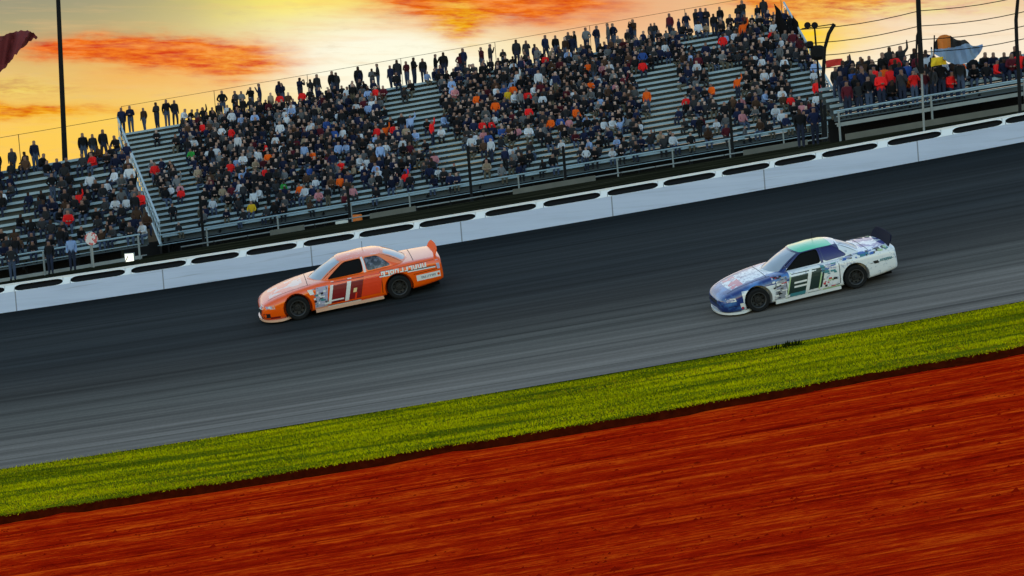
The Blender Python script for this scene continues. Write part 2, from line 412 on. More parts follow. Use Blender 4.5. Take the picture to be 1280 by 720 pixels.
# ------------------------------------------------------------------ track wall
M_WALL = None
def mat_wall():
    m, t, b = new_mat('painted_concrete')
    p = t.coord()
    s = t.noise(t.mapv(p, scale=(0.3, 1, 2.5)), 1.0, 6, 0.65); s2 = t.noise(t.mapv(p, scale=(0.06, 1, 7)), 1.0, 4, 0.6)
    k = t.math('ADD', t.math('MULTIPLY', s, 0.5), t.math('MULTIPLY', s2, 0.5))
    X, Y, Z = t.sep(p)
    zr = t.math('SUBTRACT', Z, t.math('MULTIPLY', X, 0.0905))
    base = t.ramp(k, [(0.3, (.40, .47, .62)), (0.5, (.51, .59, .78)), (0.7, (.58, .66, .84))])
    sc = t.noise(t.comb(t.math('MULTIPLY', X, .22), 0.0, t.math('MULTIPLY', zr, 9.0)), 1.0, 5, 0.6)
    scuff = t.math('MULTIPLY', t.math('SUBTRACT', sc, .60), 5.0, clamp=True)
    base = t.mix(t.math('MULTIPLY', scuff, .7), base, (.07, .075, .08, 1))
    jn = t.math('LESS_THAN', t.math('FRACT', t.math('DIVIDE', t.math('ADD', X, 200.0), 4.6)), .008)
    base = t.mix(t.math('MULTIPLY', jn, .7), base, (.09, .10, .11, 1))
    t.put(b.inputs['Base Color'], base)
    b.inputs['Roughness'].default_value = 0.55
    return m
M_WALL = mat_wall(); M_WHITE = simple('white_paint', (.82, .83, .84), .45, var=.06)
M_BLACK = simple('black_backing', (.006, .006, .007), .8, spec=.2)  # paints in the dark behind wall openings and under the stands
wall = empty('track_wall', (-5, Y_WALL, Z_WALL))
tag(wall, 'long white concrete track wall with black oblong openings along its top', 'wall')
zf = lambda x: gz(x, 77)
XW = xs_range(-90, 90, 1.0)
inv = Matrix.Translation(-wall.location)
def wbuild(mb, name, m, **k):
    o = mb.build(name, m, None, **k); o.parent = wall; o.matrix_parent_inverse = inv; return o
mb = MB(); mb.strip_x(XW, [(77.0, Z_WALL-.3), (77.0, Z_WALL+.60), (77.5, Z_WALL+.60), (77.5, Z_WALL-.3)], zf); wbuild(mb, 'wall_face', M_WALL)
# sloping top band with rounded openings
BY0, BZ0, BY1, BZ1 = 77.002, Z_WALL+.602, 77.14, Z_WALL+.81
def band(x, t, off=0.0):
    return (x, BY0+(BY1-BY0)*t+off*.66, BZ0+(BZ1-BZ0)*t+zf(x)-off*.75)
band_mb, dark_mb = MB(), MB()
x = -89.0
while x < 88:
    Lh = rng.uniform(1.5, 1.75)-.25*max(0, min(1, (x+4)/8))+rng.uniform(-.25, .25)*(x > -2)
    gap = rng.uniform(.14, .30) if x < 0 else rng.uniform(.06, .34)
    x1 = x+Lh; xg = x1+gap
    # opening outline in (x,t), rounded ends
    loop = []
    t0, t1 = 0.02, 0.93; re = 0.25; rt = (t1-t0)/2
    def corner(cx, ct, a0):
        return [(cx+re*math.cos(a0+i*math.pi/8), ct+rt*0.98*math.sin(a0+i*math.pi/8)) for i in range(5)]
    loop += corner(x1-re, (t0+t1)/2, 0) + corner(x+re, (t0+t1)/2, math.pi/2) + corner(x+re, (t0+t1)/2, math.pi) + corner(x1-re, (t0+t1)/2, 1.5*math.pi)
    cx, ct = (x+x1)/2, (t0+t1)/2
    outer = []
    xa, xb = x-0.0, xg
    for (lx, lt) in loop:
        dx, dt = lx-cx, lt-ct
        if dt > 0: oy = 1.0
        else: oy = 0.0
        if abs(dx) < (x1-x)/2-re-1e-6: ox = lx
        else:
            ang = max(0.0, min(1.0, (abs(dx)-((x1-x)/2-re))/re))
            ox = lx
        outer.append((lx, oy))
    n = len(loop)
    vsb = [band(a, t) for a, t in loop] + [band(min(max(a, xa), xb), t) for a, t in outer]
    band_mb.add(vsb, [(i, (i+1) % n, n+(i+1) % n, n+i) for i in range(n)])
    band_mb.add([band(x1, 0), band(xg, 0), band(xg, 1), band(x1, 1)], [(0, 1, 2, 3)])
    # reveal + dark recess
    dark_mb.add([band(a, t, .001) for a, t in loop] + [band(a, t, .09) for a, t in loop] + [band(cx, ct, .09)],
                [(i, (i+1) % n, n+(i+1) % n, n+i) for i in range(n)] + [(n+i, n+(i+1) % n, 2*n) for i in range(n)])
    x = xg
wbuild(band_mb, 'top_band', M_WHITE); wbuild(dark_mb, 'dark_recess_backing', M_BLACK)
mb = MB(); mb.strip_x(XW, [(BY1, BZ1+.001), (BY1-.005, BZ1+.045), (77.5, BZ1+.045), (77.5, Z_WALL+.602), (77.45, Z_WALL+.602), (77.45, BZ1)], zf); wbuild(mb, 'top_rail', M_WHITE)
mb = MB(); mb.strip_x(XW, [(77.52, Z_WALL-.3), (77.52, BZ1+.02), (77.60, BZ1+.02), (77.60, Z_WALL-.3)], zf); wbuild(mb, 'rear_plank', simple('dark_plank', (.02, .02, .022), .8))

# ------------------------------------------------------------------ metals
M_ALU = simple('weathered_aluminium', (.29, .39, .45), .55, .0, var=.22, vscale=1.2)
M_ALU_D = simple('grey_steel', (.25, .27, .27), .6, var=.3, vscale=1.5)
M_DARK = simple('dark_steel', (.009, .009, .010), .8, var=.4, spec=.15)
M_RAILP = simple('pale_rail', (.36, .44, .48), .5, var=.15)
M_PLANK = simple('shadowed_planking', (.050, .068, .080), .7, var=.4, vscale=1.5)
M_CONC = simple('pale_concrete', (.13, .125, .105), .9, var=.35, vscale=1.2)

def bleacher(name, label, Xl, Xr, Y0, run, rise, z0, N, deck_front, rail_h=1.05, posts=None, back_rail=True, post_step=2.6, under=None):
    """Xl(r), Xr(r): ends of row r. z0: seat height of row 0 at x=-5"""
    root = empty(name, ((Xl(0)+Xr(0))/2, Y0, z0)); tag(root, label, 'bleacher')
    root.location.z = z0+gz(root.location.x, Y0)
    iv = Matrix.Translation(-root.location)
    g = lambda x: gz(x, Y0)
    def put(mb, nm, m, **k):
        o = mb.build(nm, m, None, **k); o.parent = root; o.matrix_parent_inverse = iv; return o
    for r in range(N):
        mb = MB(); y = Y0+run*r; z = z0+rise*r; xs = xs_range(Xl(r), Xr(r), 4)
        mb.strip_x(xs, [(y-.14, z-.135), (y-.14, z), (y+.14, z), (y+.14, z-.04)], g)
        put(mb, 'bench', M_ALU)
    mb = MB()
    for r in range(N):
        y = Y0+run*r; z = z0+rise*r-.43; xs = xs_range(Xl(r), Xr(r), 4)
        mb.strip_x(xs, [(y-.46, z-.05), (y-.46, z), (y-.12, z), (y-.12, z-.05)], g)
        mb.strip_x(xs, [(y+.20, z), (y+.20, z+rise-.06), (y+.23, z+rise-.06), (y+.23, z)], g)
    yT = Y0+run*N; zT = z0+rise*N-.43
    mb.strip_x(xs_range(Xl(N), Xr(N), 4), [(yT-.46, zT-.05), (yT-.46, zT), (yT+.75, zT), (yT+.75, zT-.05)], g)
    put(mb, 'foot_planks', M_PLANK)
    # under structure: dark sloping frames
    mb = MB()
    xa, xb = max(Xl(0), Xl(N)), min(Xr(0), Xr(N))
    for x in xs_range(xa+.3, xb-.3, 3.2):
        gx = g(x); zg = -9
        mb.tube([(x, Y0-.5, z0-.6+gx), (x, yT+.5, zT-.2+gx)], .07, 6)
        for q in range(0, N+1, 5):
            yy = Y0+run*q; mb.tube([(x, yy, z0+rise*q-.5+gx), (x, yy, (under if under is not None else Z_BACK)+gx)], .06, 6)
            mb.tube([(x, yy, (under if under is not None else Z_BACK)+.2+gx), (x, min(yy+run*5, yT), z0+rise*min(q+5, N)-.6+gx)], .035, 6)
    put(mb, 'understructure', M_DARK)
    mb = MB(); mb.strip_x(xs_range(Xl(N//2), Xr(N//2), 4), [(Y0+1.2, (under or Z_BACK)-.1), (Y0+1.2, z0+rise*1.2-.7), (Y0+1.26, z0+rise*1.2-.7), (Y0+1.26, (under or Z_BACK)-.1)], g)
    put(mb, 'dark_backing', M_BLACK)  # black sheet added to stand in for the dark under the seats
    # front walkway and guard rail
    fd = deck_front; yF = Y0-1.7
    mb = MB(); xs = xs_range(Xl(0), Xr(0), 4)
    mb.strip_x(xs, [(yF, fd-.16), (yF, fd), (Y0-.45, fd), (Y0-.45, fd-.05), (yF+.06, fd-.05), (yF+.06, fd-.16)], g)
    put(mb, 'walkway', M_ALU_D)
    mb = MB()
    for h, rr in ((rail_h, .045), (rail_h*.55, .022)):
        pts = [(x, yF, fd+h+g(x)) for x in xs]; mb.tube(pts, rr, 6)
    put(mb, 'guard_rail', M_ALU)
    px = posts if posts else xs_range(Xl(0)+.1, Xr(0)-.1, post_step)
    for x in px:
        mb = MB(); mb.tube([(x, yF-.01, Z_BACK+gz(x, yF)), (x, yF-.01, fd+rail_h+g(x))], .05, 6); put(mb, 'rail_post', M_ALU_D)
    if back_rail:
        mb = MB(); xs = xs_range(Xl(N), Xr(N), 4)
        mb.tube([(x, yT+.75, zT+1.95+g(x)) for x in xs], .014, 5)
        for x in xs_range(Xl(N), Xr(N), 6.5): mb.tube([(x, yT+.76, zT-.2+g(x)), (x, yT+.76, zT+1.97+g(x))], .02, 5)
        put(mb, 'back_rail', M_DARK)
    return root, put, g

# ---- main grandstand
GN, GY, GRUN, GRISE = 22, 152.0, 0.72, 0.335
GZ0 = -0.62
pl0, pl1 = at(204, 300, GY), at(150, 150, GY+GRUN*GN); pr0, pr1 = at(1052, 160, GY), at(978, 18, GY+GRUN*GN)
GXl = lambda r: pl0.x+(pl1.x-pl0.x)*r/GN
GXr = lambda r: pr0.x+(pr1.x-pr0.x)*r/GN
stand, sput, sg = bleacher('grandstand', 'wide grey aluminium grandstand packed with spectators behind the track wall', GXl, GXr, GY, GRUN, GRISE, GZ0, GN, -1.92, rail_h=1.33,
                           posts=[at(x, 250, GY-1.7).x for x in (255, 345, 438, 512, 590, 650, 708, 775, 845, 917, 985, 1040)])
def end_rail(put, g, X, N, Y0, run, rise, z0, name, m):
    mb = MB()
    lo = [(X(r), Y0+run*r, z0+rise*r-.55+g(X(r))) for r in (0, N*.33, N*.66, N)]
    hi = [(a, b, c+1.35) for a, b, c in lo]; mid = [(a, b, c+.75) for a, b, c in lo]
    mb.tube(lo, .10, 6); mb.tube(hi, .07, 6); mb.tube(mid, .03, 6)
    k = 22
    for i in range(k+1):
        t = i/k*N; a = (X(t), Y0+run*t, z0+rise*t-.55+g(X(t)))
        mb.tube([a, (a[0], a[1], a[2]+1.35)], .025, 5)
    put(mb, name, m)
    mb = MB(); vs = []
    for (a, b, c) in lo: vs += [(a, b+.12, c-.1), (a, b+.12, Z_BACK-2+g(a)), (a+.05, b+.12, c-.1), (a+.05, b+.12, Z_BACK-2+g(a))]
    mb.add(vs, [(i*4, i*4+1, i*4+5, i*4+4) for i in range(len(lo)-1)]+[(i*4+2, i*4+3, i*4+7, i*4+6) for i in range(len(lo)-1)]); put(mb, 'dark_end_backing', M_BLACK)
end_rail(sput, sg, lambda r: GXl(r)-.15, GN, GY, GRUN, GRISE, GZ0, 'stair_rail', M_RAILP)
end_rail(sput, sg, lambda r: GXr(r)+.15, GN, GY, GRUN, GRISE, GZ0, 'stair_rail', M_RAILP)

# ---- lower side stand by the lamp pole
LN, LY, LRUN, LRISE = 14, 128.0, 0.75, 0.37
LZ0 = at(60, 316, LY).z - gz(at(60, 316, LY).x, LY) + .0
q0, q1 = at(186, 318, LY), at(150, 190, LY+LRUN*LN)
LXl = lambda r: -42.0
LXr = lambda r: q0.x+(q1.x-q0.x)*r/LN
lstand, lput, lg = bleacher('bleacher', 'lower aluminium bleacher below the tall lamp pole beside the big grandstand', LXl, LXr, LY, LRUN, LRISE, LZ0, LN, LZ0-.9, post_step=2.9)

# ---- small stand under the flags
RN, RY, RRUN, RRISE = 5, 111.0, 0.75, 0.27
pz = at(1060, 148, RY)
RZ0 = pz.z - gz(pz.x, RY) + .43
RXl = lambda r: at(1042, 140, RY).x - .1*r
RXr = lambda r: 46.0
rstand, rput, rg = bleacher('bleacher', 'small low bleacher under the flag and fence posts, crammed with standing fans', RXl, RXr, RY, RRUN, RRISE, RZ0, RN, RZ0-.55, rail_h=.5, back_rail=False, post_step=4.2)

# ------------------------------------------------------------------ people
POSES = {}
def pose_def(kind):
    """joint: (pos, (rx, ry), region)  front is -Y, feet at z=0"""
    J, E = {}, []
    sit = kind.startswith('sit')
    if sit:
        pel = Vector((0, .02, .53)); lean = -.06 if kind != 'sit_lean' else -.22
        ch = pel+Vector((0, lean*.8, .38)); nk = pel+Vector((0, lean*1.1-.01, .55)); hd = nk+Vector((0, -.03, .13))
    else:
        pel = Vector((0, 0, .93)); ch = Vector((0, -.01, 1.30)); nk = Vector((0, -.01, 1.47)); hd = Vector((0, -.03, 1.60))
    J['pelvis'] = (pel, .17, .13, 'pants'); J['waist'] = (pel.lerp(ch, .45), .175, .135, 'shirt'); J['chest'] = (ch, .195, .14, 'shirt')
    J['neck'] = (nk, .07, .07, 'skin'); J['head'] = (hd, .092, .105, 'head'); J['crown'] = (hd+Vector((0, .01, .10)), .085, .095, 'hair')
    E += [('pelvis', 'waist'), ('waist', 'chest'), ('chest', 'neck'), ('neck', 'head'), ('head', 'crown')]
    for s, sd in ((1, 'l'), (-1, 'r')):
        sh = ch+Vector((s*.18, .01, .09)); J['sh'+sd] = (sh, .08, .08, 'shirt'); E.append(('chest', 'sh'+sd))
        if kind in ('stand', 'stand_step'): el_, wr = sh+Vector((s*.045, .03, -.28)), sh+Vector((s*.03, -.09, -.50))
        elif kind == 'stand_phone': el_, wr = sh+Vector((s*.06, -.18, -.18)), sh+Vector((-s*.10, -.30, .08))
        elif kind == 'stand_hips': el_, wr = sh+Vector((s*.13, .06, -.24)), sh+Vector((-s*.03, -.10, -.38))
        elif kind == 'stand_fold': el_, wr = sh+Vector((s*.07, -.04, -.27)), sh+Vector((-s*.16, -.20, -.22))
        elif kind == 'stand_drink': el_, wr = (sh+Vector((s*.07, -.10, -.25)), sh+Vector((-s*.06, -.22, .02))) if s > 0 else (sh+Vector((s*.06, .03, -.28)), sh+Vector((s*.05, -.04, -.52)))
        elif kind == 'stand_wave': el_, wr = (sh+Vector((s*.16, -.05, .16)), sh+Vector((s*.14, -.08, .44))) if s > 0 else (sh+Vector((s*.06, .03, -.28)), sh+Vector((s*.07, -.06, -.52)))
        elif kind == 'sit_raise': el_, wr = (sh+Vector((s*.12, -.08, .14)), sh+Vector((s*.10, -.10, .40))) if s > 0 else (sh+Vector((s*.08, -.08, -.24)), sh+Vector((s*.0, -.30, -.30)))
        elif kind == 'sit_lean': el_, wr = sh+Vector((s*.07, -.10, -.24)), sh+Vector((-s*.08, -.26, -.26))
        else: el_, wr = sh+Vector((s*.08, -.05, -.26)), sh+Vector((s*.0, -.27, -.34))
        J['el'+sd] = (el_, .062, .062, 'shirt'); J['wr'+sd] = (wr, .042, .04, 'skin'); d = (wr-el_).normalized()
        J['ha'+sd] = (wr+d*.11, .042, .026, 'skin')
        E += [('sh'+sd, 'el'+sd), ('el'+sd, 'wr'+sd), ('wr'+sd, 'ha'+sd)]
        if sit:
            hp = pel+Vector((s*.10, -.04, -.0)); kn = Vector((s*.14, -.42, .50)); an = Vector((s*.13, -.38, .10)); to = Vector((s*.15, -.53, .04))
        else:
            st = .16*s if kind == 'stand_step' else 0
            hp = pel+Vector((s*.095, 0, -.06)); kn = Vector((s*.095, -.02-st*.6, .50)); an = Vector((s*.095, .02-st*.6, .10)); to = Vector((s*.115, -.13-st*.6, .04))
        J['hp'+sd] = (hp, .108, .11, 'pants'); J['kn'+sd] = (kn, .08, .08, 'pants'); J['an'+sd] = (an, .062, .062, 'pants'); J['to'+sd] = (to, .05, .038, 'shoe')
        E += [('pelvis', 'hp'+sd), ('hp'+sd, 'kn'+sd), ('kn'+sd, 'an'+sd), ('an'+sd, 'to'+sd)]
    return J, E

def make_pose(kind, hi):
    key = (kind, hi)
    if key in POSES: return POSES[key]
    J, E = pose_def(kind); names = list(J)
    me = bpy.data.meshes.new('pose'); me.from_pydata([J[n][0] for n in names], [(names.index(a), names.index(b)) for a, b in E], [])
    o = bpy.data.objects.new('pose', me); COL.objects.link(o)
    sk = o.modifiers.new('skin', 'SKIN'); sk.use_smooth_shade = True
    for i, nme in enumerate(names):
        d = me.skin_vertices[0].data[i]; d.radius = (J[nme][1], J[nme][2]); d.use_root = (nme == 'pelvis')
    if hi:
        s = o.modifiers.new('sub', 'SUBSURF'); s.levels = 1; s.render_levels = 1
    dg = bpy.context.evaluated_depsgraph_get(); ev = o.evaluated_get(dg); m2 = bpy.data.meshes.new_from_object(ev)
    m2.calc_loop_triangles()
    nv = len(m2.vertices); co = np.empty(nv*3, np.float32); m2.vertices.foreach_get('co', co); co = co.reshape(-1, 3)
    nt = len(m2.loop_triangles); tri = np.empty(nt*3, np.int32); m2.loop_triangles.foreach_get('vertices', tri); tri = tri.reshape(-1, 3)
    # region by nearest point on bones
    reg = np.zeros(nv, np.int32); best = np.full(nv, 1e9); R = ['skin', 'hair', 'shirt', 'pants', 'shoe']
    for a, b in E:
        A, B = np.array(J[a][0]), np.array(J[b][0]); d = B-A; t = np.clip(((co-A)@d)/(d@d), 0, 1); q = A+t[:, None]*d
        dist = np.linalg.norm(co-q, axis=1)/(.5*(J[a][1]+J[b][1]))
        ra, rb = J[a][3], J[b][3]
        lab = np.where(t > .5, R.index(rb) if rb in R else 0, R.index(ra) if ra in R else 0)
        if (a, b) == ('chest', 'neck'): lab = np.where(co[:, 2] > J['neck'][0].z+.0, 0, 2)
        if a.startswith('sh'): lab = np.full(nv, 2)
        if a.startswith('el'): lab = np.full(nv, 2)
        if a.startswith('wr'): lab = np.where(t > .25, 0, 2)
        if a in ('head', 'neck'):
            hc = np.array(J['head'][0]); lab = np.where((co[:, 2] > hc[2]+.055) | ((co[:, 1] > hc[1]+.03) & (co[:, 2] > hc[2]-.06)), 1, 0)
            if a == 'neck': lab = np.where(co[:, 2] < J['neck'][0].z, 2, lab)
        if (a, b) == ('pelvis', 'waist'): lab = np.where(t > .3, 2, 3)
        u_ = dist < best; best = np.where(u_, dist, best); reg = np.where(u_, lab, reg)
    bpy.data.objects.remove(o); bpy.data.meshes.remove(me); bpy.data.meshes.remove(m2)
    POSES[key] = (co, tri, reg); return POSES[key]

SHIRTS = {'black': (.012, .012, .015), 'charcoal': (.035, .036, .042), 'navy': (.012, .018, .055), 'grey': (.16, .165, .18), 'white': (.60, .63, .70),
          'pale blue': (.28, .40, .68), 'blue': (.03, .08, .30), 'red': (.90, .02, .02), 'orange': (.95, .13, .01), 'maroon': (.10, .012, .022), 'brown': (.085, .045, .028),
          'beige': (.32, .24, .17), 'green': (.03, .28, .05), 'yellow': (.80, .48, .02), 'pink': (.55, .22, .25)}
PANTS = [(.012, .014, .02), (.02, .026, .05), (.03, .03, .032), (.10, .085, .06), (.05, .07, .12), (.015, .015, .018)]
HAIRS = [(.012, .009, .007), (.03, .018, .010), (.008, .008, .009), (.16, .10, .05), (.30, .30, .32), (.45, .02, .02), (.02, .03, .10), (.5, .5, .52)]
HW = [6, 5, 6, 2, 1, .8, 1.5, 1.2]
SKINS = [(.48, .30, .24), (.38, .22, .17), (.28, .15, .11), (.09, .045, .03), (.58, .40, .34)]
M_PPL, t_, b_ = new_mat('clothes_and_skin'); t_.put(b_.inputs['Base Color'], t_.attr('col')); b_.inputs['Roughness'].default_value = .85; b_.inputs['Specular IOR Level'].default_value = .15
def palette(shirt, k):
    r = random.Random(k*7919+13)
    return np.array([rng_c(r, r.choice(SKINS)), r.choices(HAIRS, HW)[0], rng_c(r, SHIRTS[shirt]), r.choice(PANTS), (.02, .02, .022)], np.float32)
def rng_c(r, c):
    k = r.uniform(.72, 1.05) if max(c) > .25 else r.uniform(.4, 1.05); return tuple(min(.9, x*k) for x in c)
def tri_mesh(name, co, tri, col):
    me = bpy.data.meshes.new(name); n = len(co); me.vertices.add(n); me.vertices.foreach_set('co', np.ascontiguousarray(co, np.float32).ravel())
    nt = len(tri); me.loops.add(3*nt); me.loops.foreach_set('vertex_index', np.ascontiguousarray(tri, np.int32).ravel())
    me.polygons.add(nt); me.polygons.foreach_set('loop_start', np.arange(0, 3*nt, 3, dtype=np.int32)); me.update(calc_edges=True)
    me.shade_smooth(); a = me.color_attributes.new('col', 'FLOAT_COLOR', 'POINT')
    cc = np.ones((n, 4), np.float32); cc[:, :3] = col; a.data.foreach_set('color', cc.ravel()); me.materials.append(M_PPL)
    return me
PCACHE = {}
def person_mesh(pose, shirt, k):
    key = (pose, shirt, k)
    if key not in PCACHE:
        co, tri, reg = make_pose(pose, True); PCACHE[key] = tri_mesh('person', co, tri, palette(shirt, k)[reg])
    return PCACHE[key]
PEOPLE = []          # individuals awaiting labels
def person(pos, pose, shirt, place, row=None, rz=None, k=None, scale=None, label=None, group=None):
    k = rng.randrange(3) if k is None else k
    o = bpy.data.objects.new('person', person_mesh(pose, shirt, k)); COL.objects.link(o)
    o.location = pos; o.rotation_euler.z = rng.gauss(0, .5) if rz is None else rz
    s = rng.uniform(.86, 1.06) if scale is None else scale; o.scale = (s, s, s)
    o['category'] = 'person'
    PEOPLE.append(dict(o=o, pose=pose, shirt=shirt, place=place, row=row, label=label, group=group, x=pos[0]))
    return o

CROWD = []
def crowd_person(pos, pose, shirt):
    co, tri, reg = make_pose(pose, True)
    a = rng.gauss(0, .55); s = rng.uniform(.80, 1.07); ca, sa = math.cos(a)*s, math.sin(a)*s
    R = np.array([[ca, -sa, 0], [sa, ca, 0], [0, 0, s]], np.float32)
    CROWD.append((co@R.T + np.array(pos, np.float32), tri, palette(shirt, rng.randrange(40))[reg]))

def inside(px, py, poly):
    c = False; j = len(poly)-1
    for i in range(len(poly)):
        xi, yi = poly[i]; xj, yj = poly[j]
        if (yi > py) != (yj > py) and px < (xj-xi)*(py-yi)/(yj-yi)+xi: c = not c
        j = i
    return c
GAPS = [[(478, 100), (542, 92), (556, 140), (592, 190), (604, 214), (560, 224), (528, 172), (500, 150), (484, 140)],
        [(792, 84), (842, 66), (852, 110), (846, 166), (818, 172), (800, 130)],
        [(150, 150), (222, 143), (228, 175), (240, 210), (254, 262), (254, 290), (200, 290), (205, 246), (226, 236), (222, 205), (170, 200)],
        [(845, 42), (902, 30), (908, 56), (866, 66)], [(984, 70), (1012, 80), (1026, 120), (990, 126)], [(876, 76), (930, 72), (932, 122), (902, 132), (880, 112)]]
SW = dict(black=34, charcoal=18, navy=17, grey=7, white=7, maroon=4, brown=3, beige=1.5, red=1.6, orange=.6, blue=.8, green=.2, pink=.7)
SW['pale blue'] = 2.4
def pick_shirt(d=SW): return rng.choices(list(d), list(d.values()))[0]
from mathutils import noise as mnoise
def fill_main():
    # individually placed bright spectators of the big stand (pixel spot -> shirt)
    spots = [(545, 166, 'red', 'stand'), (380, 114, 'red', 'sit'), (350, 118, 'red', 'sit'), (334, 132, 'maroon', 'sit'), (472, 162, 'red', 'sit'), (661, 118, 'red', 'sit'), (659, 138, 'red', 'sit'), (637, 119, 'yellow', 'sit'),
             (735, 84, 'orange', 'sit'), (799, 81, 'red', 'sit'), (810, 130, 'orange', 'stand'), (861, 125, 'red', 'sit'), (887, 109, 'orange', 'sit'), (925, 108, 'orange', 'stand'), (905, 62, 'red', 'stand'), (924, 44, 'orange', 'stand'),
             (352, 234, 'green', 'sit'), (312, 255, 'yellow', 'sit'), (380, 194, 'pale blue', 'stand'), (512, 156, 'pale blue', 'stand'), (410, 155, 'blue', 'sit'), (296, 199, 'pale blue', 'sit'), (184, 220, 'red', 'sit'), (228, 240, 'red', 'sit'),
             (600, 154, 'red', 'sit'), (612, 154, 'red', 'sit'), (605, 180, 'brown', 'sit'), (636, 192, 'white', 'sit'), (288, 206, 'red', 'sit'), (1018, 118, 'red', 'stand'), (1000, 132, 'pink', 'sit'), (333, 202, 'maroon', 'sit'), (770, 105, 'pink', 'sit'), (925, 145, 'pink', 'sit'), (268, 254, 'white', 'sit'), (383, 242, 'white', 'sit')]
    cells = {}
    for r in range(GN):
        y = GY+GRUN*r; zs = GZ0+GRISE*r-.43
        x = GXl(r)+.5
        while x < GXr(r)-.4:
            x += rng.uniform(.44, .58)
            p = Vector((x, y, zs+gz(x, y))); px, py = proj(p+Vector((0, 0, .9)))
            dens = .98 if r > 8 else (.86 if r > 4 else (.62 if r > 1 else .42))
            if any(inside(px, py, g) for g in GAPS): dens = .03
            if 560 < px < 720 and r < 7: dens *= .75
            if r > 2 and mnoise.noise(Vector((x*.35, r*.45, 3.1))) < -.38: dens *= .30
            cells[(r, round(x, 3))] = (p, px, py, dens)
    taken = set()
    for (sx_, sy_, sh, ps) in spots:
        key = min(cells, key=lambda k: (cells[k][1]-sx_)**2+(cells[k][2]-sy_)**2 + (1e6 if k in taken else 0))
        taken.add(key); p = cells[key][0]
        pose = {'sit': 'sit', 'stand': rng.choice(['stand', 'stand_hips', 'stand_wave'])}[ps]
        if ps == 'stand': p = p+Vector((0, -.3, 0))
        person(p, pose, sh, 'grand', key[0])
    for key, (p, px, py, dens) in cells.items():
        if key in taken or rng.random() > dens: continue
        st = rng.random() < .07
        pose = rng.choice(['stand', 'stand_hips', 'stand_step']) if st else rng.choices(['sit', 'sit_lean', 'sit_raise'], [6, 4, .6])[0]
        crowd_person(p+Vector((0, -.28 if st else 0, 0)), pose, pick_shirt())
    # standing figures along the top
    yT = GY+GRUN*GN+.2; zT = GZ0+GRISE*GN-.43
    tops = [152, 167, 178, 199, 210, 222, 278, 291, 299, 306, 314, 326, 350, 355, 376, 392, 401, 417, 425, 447, 452, 468, 471, 487, 500, 508, 520, 533, 544, 558, 573, 584, 606, 617, 632, 645, 660, 680, 694, 709, 723, 734, 748, 762, 770, 790, 797, 812, 824, 836, 846, 856, 868, 880, 884, 904, 928, 932, 948, 959]
    shs = dict(black=6, charcoal=4, navy=4, brown=1, maroon=1, grey=1)
    for px in tops:
        x = at(px, 100-(px-540)*.16, yT).x + rng.uniform(-.22, .22)
        low = px in (606, 617, 660, 868, 880)
        person((x, yT, zT+gz(x, yT)), rng.choice(['stand', 'stand_fold', 'stand_step', 'stand_fold', 'stand_drink', 'stand_phone', 'stand', 'stand_hips', 'stand_drink', 'stand_step']), pick_shirt(shs), 'top', GN, scale=rng.choice([.82, .95, 1.0, 1.04, 1.08, 1.12, 1.1]), rz=rng.gauss(0, .9))
fill_main()
def fill_left():
    for r in range(LN):
        y = LY+LRUN*r; zs = LZ0+LRISE*r-.43; x = at(-14, 250, y).x
        while x < LXr(r)-.5:
            x += rng.uniform(.52, .85)
            p = Vector((x, y, zs+gz(x, y))); px, py = proj(p+Vector((0, 0, .8)))
            dens = .68 if r in (2, 3, 6, 9) else .88
            if (96 < px < 140 and 205 < py < 225) or (0 < px < 40 and 250 < py < 280): dens = .2
            if r == LN-1: dens = .9
            if (20 < px < 72 and 214 < py < 246) or (60 < px < 105 and 186 < py < 204): dens = .08
            if rng.random() > dens: continue
            st = (r == LN-1 and rng.random() < .45) or rng.random() < .05
            pose = rng.choice(['stand', 'stand_hips', 'stand_step']) if st else rng.choices(['sit', 'sit_lean', 'sit_raise'], [6, 4, .5])[0]
            person(p+Vector((0, -.28 if st else 0, 0)), pose, pick_shirt(dict(black=30, charcoal=14, navy=14, grey=6, white=5, brown=3, maroon=2, red=1.2, orange=.8, yellow=.4)), 'side', r)
fill_left()
def fill_right():
    sw = dict(black=22, charcoal=9, navy=8, red=7, orange=2, grey=4, white=3, blue=1.2, maroon=3, brown=2)
    for r in range(RN):
        y = RY+RRUN*r-.28; zs = RZ0+RRISE*r-.43
        x = RXl(r)+.2
        while True:
            x += rng.uniform(.32, .54)
            p = Vector((x, y, zs+gz(x, y))); px, py = proj(p)
            if px > 1290: break
            if px > 1205 and r not in (1, 2): continue
            if (px > 1130 and r == 4) or (px > 1170 and r == 3): continue
            if r == 4 and rng.random() < .25: continue
            sitp = (r < 2 and rng.random() < .35) or px > 1205 or (px > 1165 and r == 2)
            pose = rng.choice(['sit', 'sit_lean']) if sitp else rng.choice(['stand', 'stand_fold', 'stand_drink', 'stand_hips', 'stand_step', 'stand_phone', 'stand_wave', 'stand_fold'])
            person(p+Vector((0, .28 if sitp else 0, 0)), pose, pick_shirt(sw if r < 4 else dict(black=6, navy=3, red=1.5, charcoal=3)), 'flag', r)
fill_right()
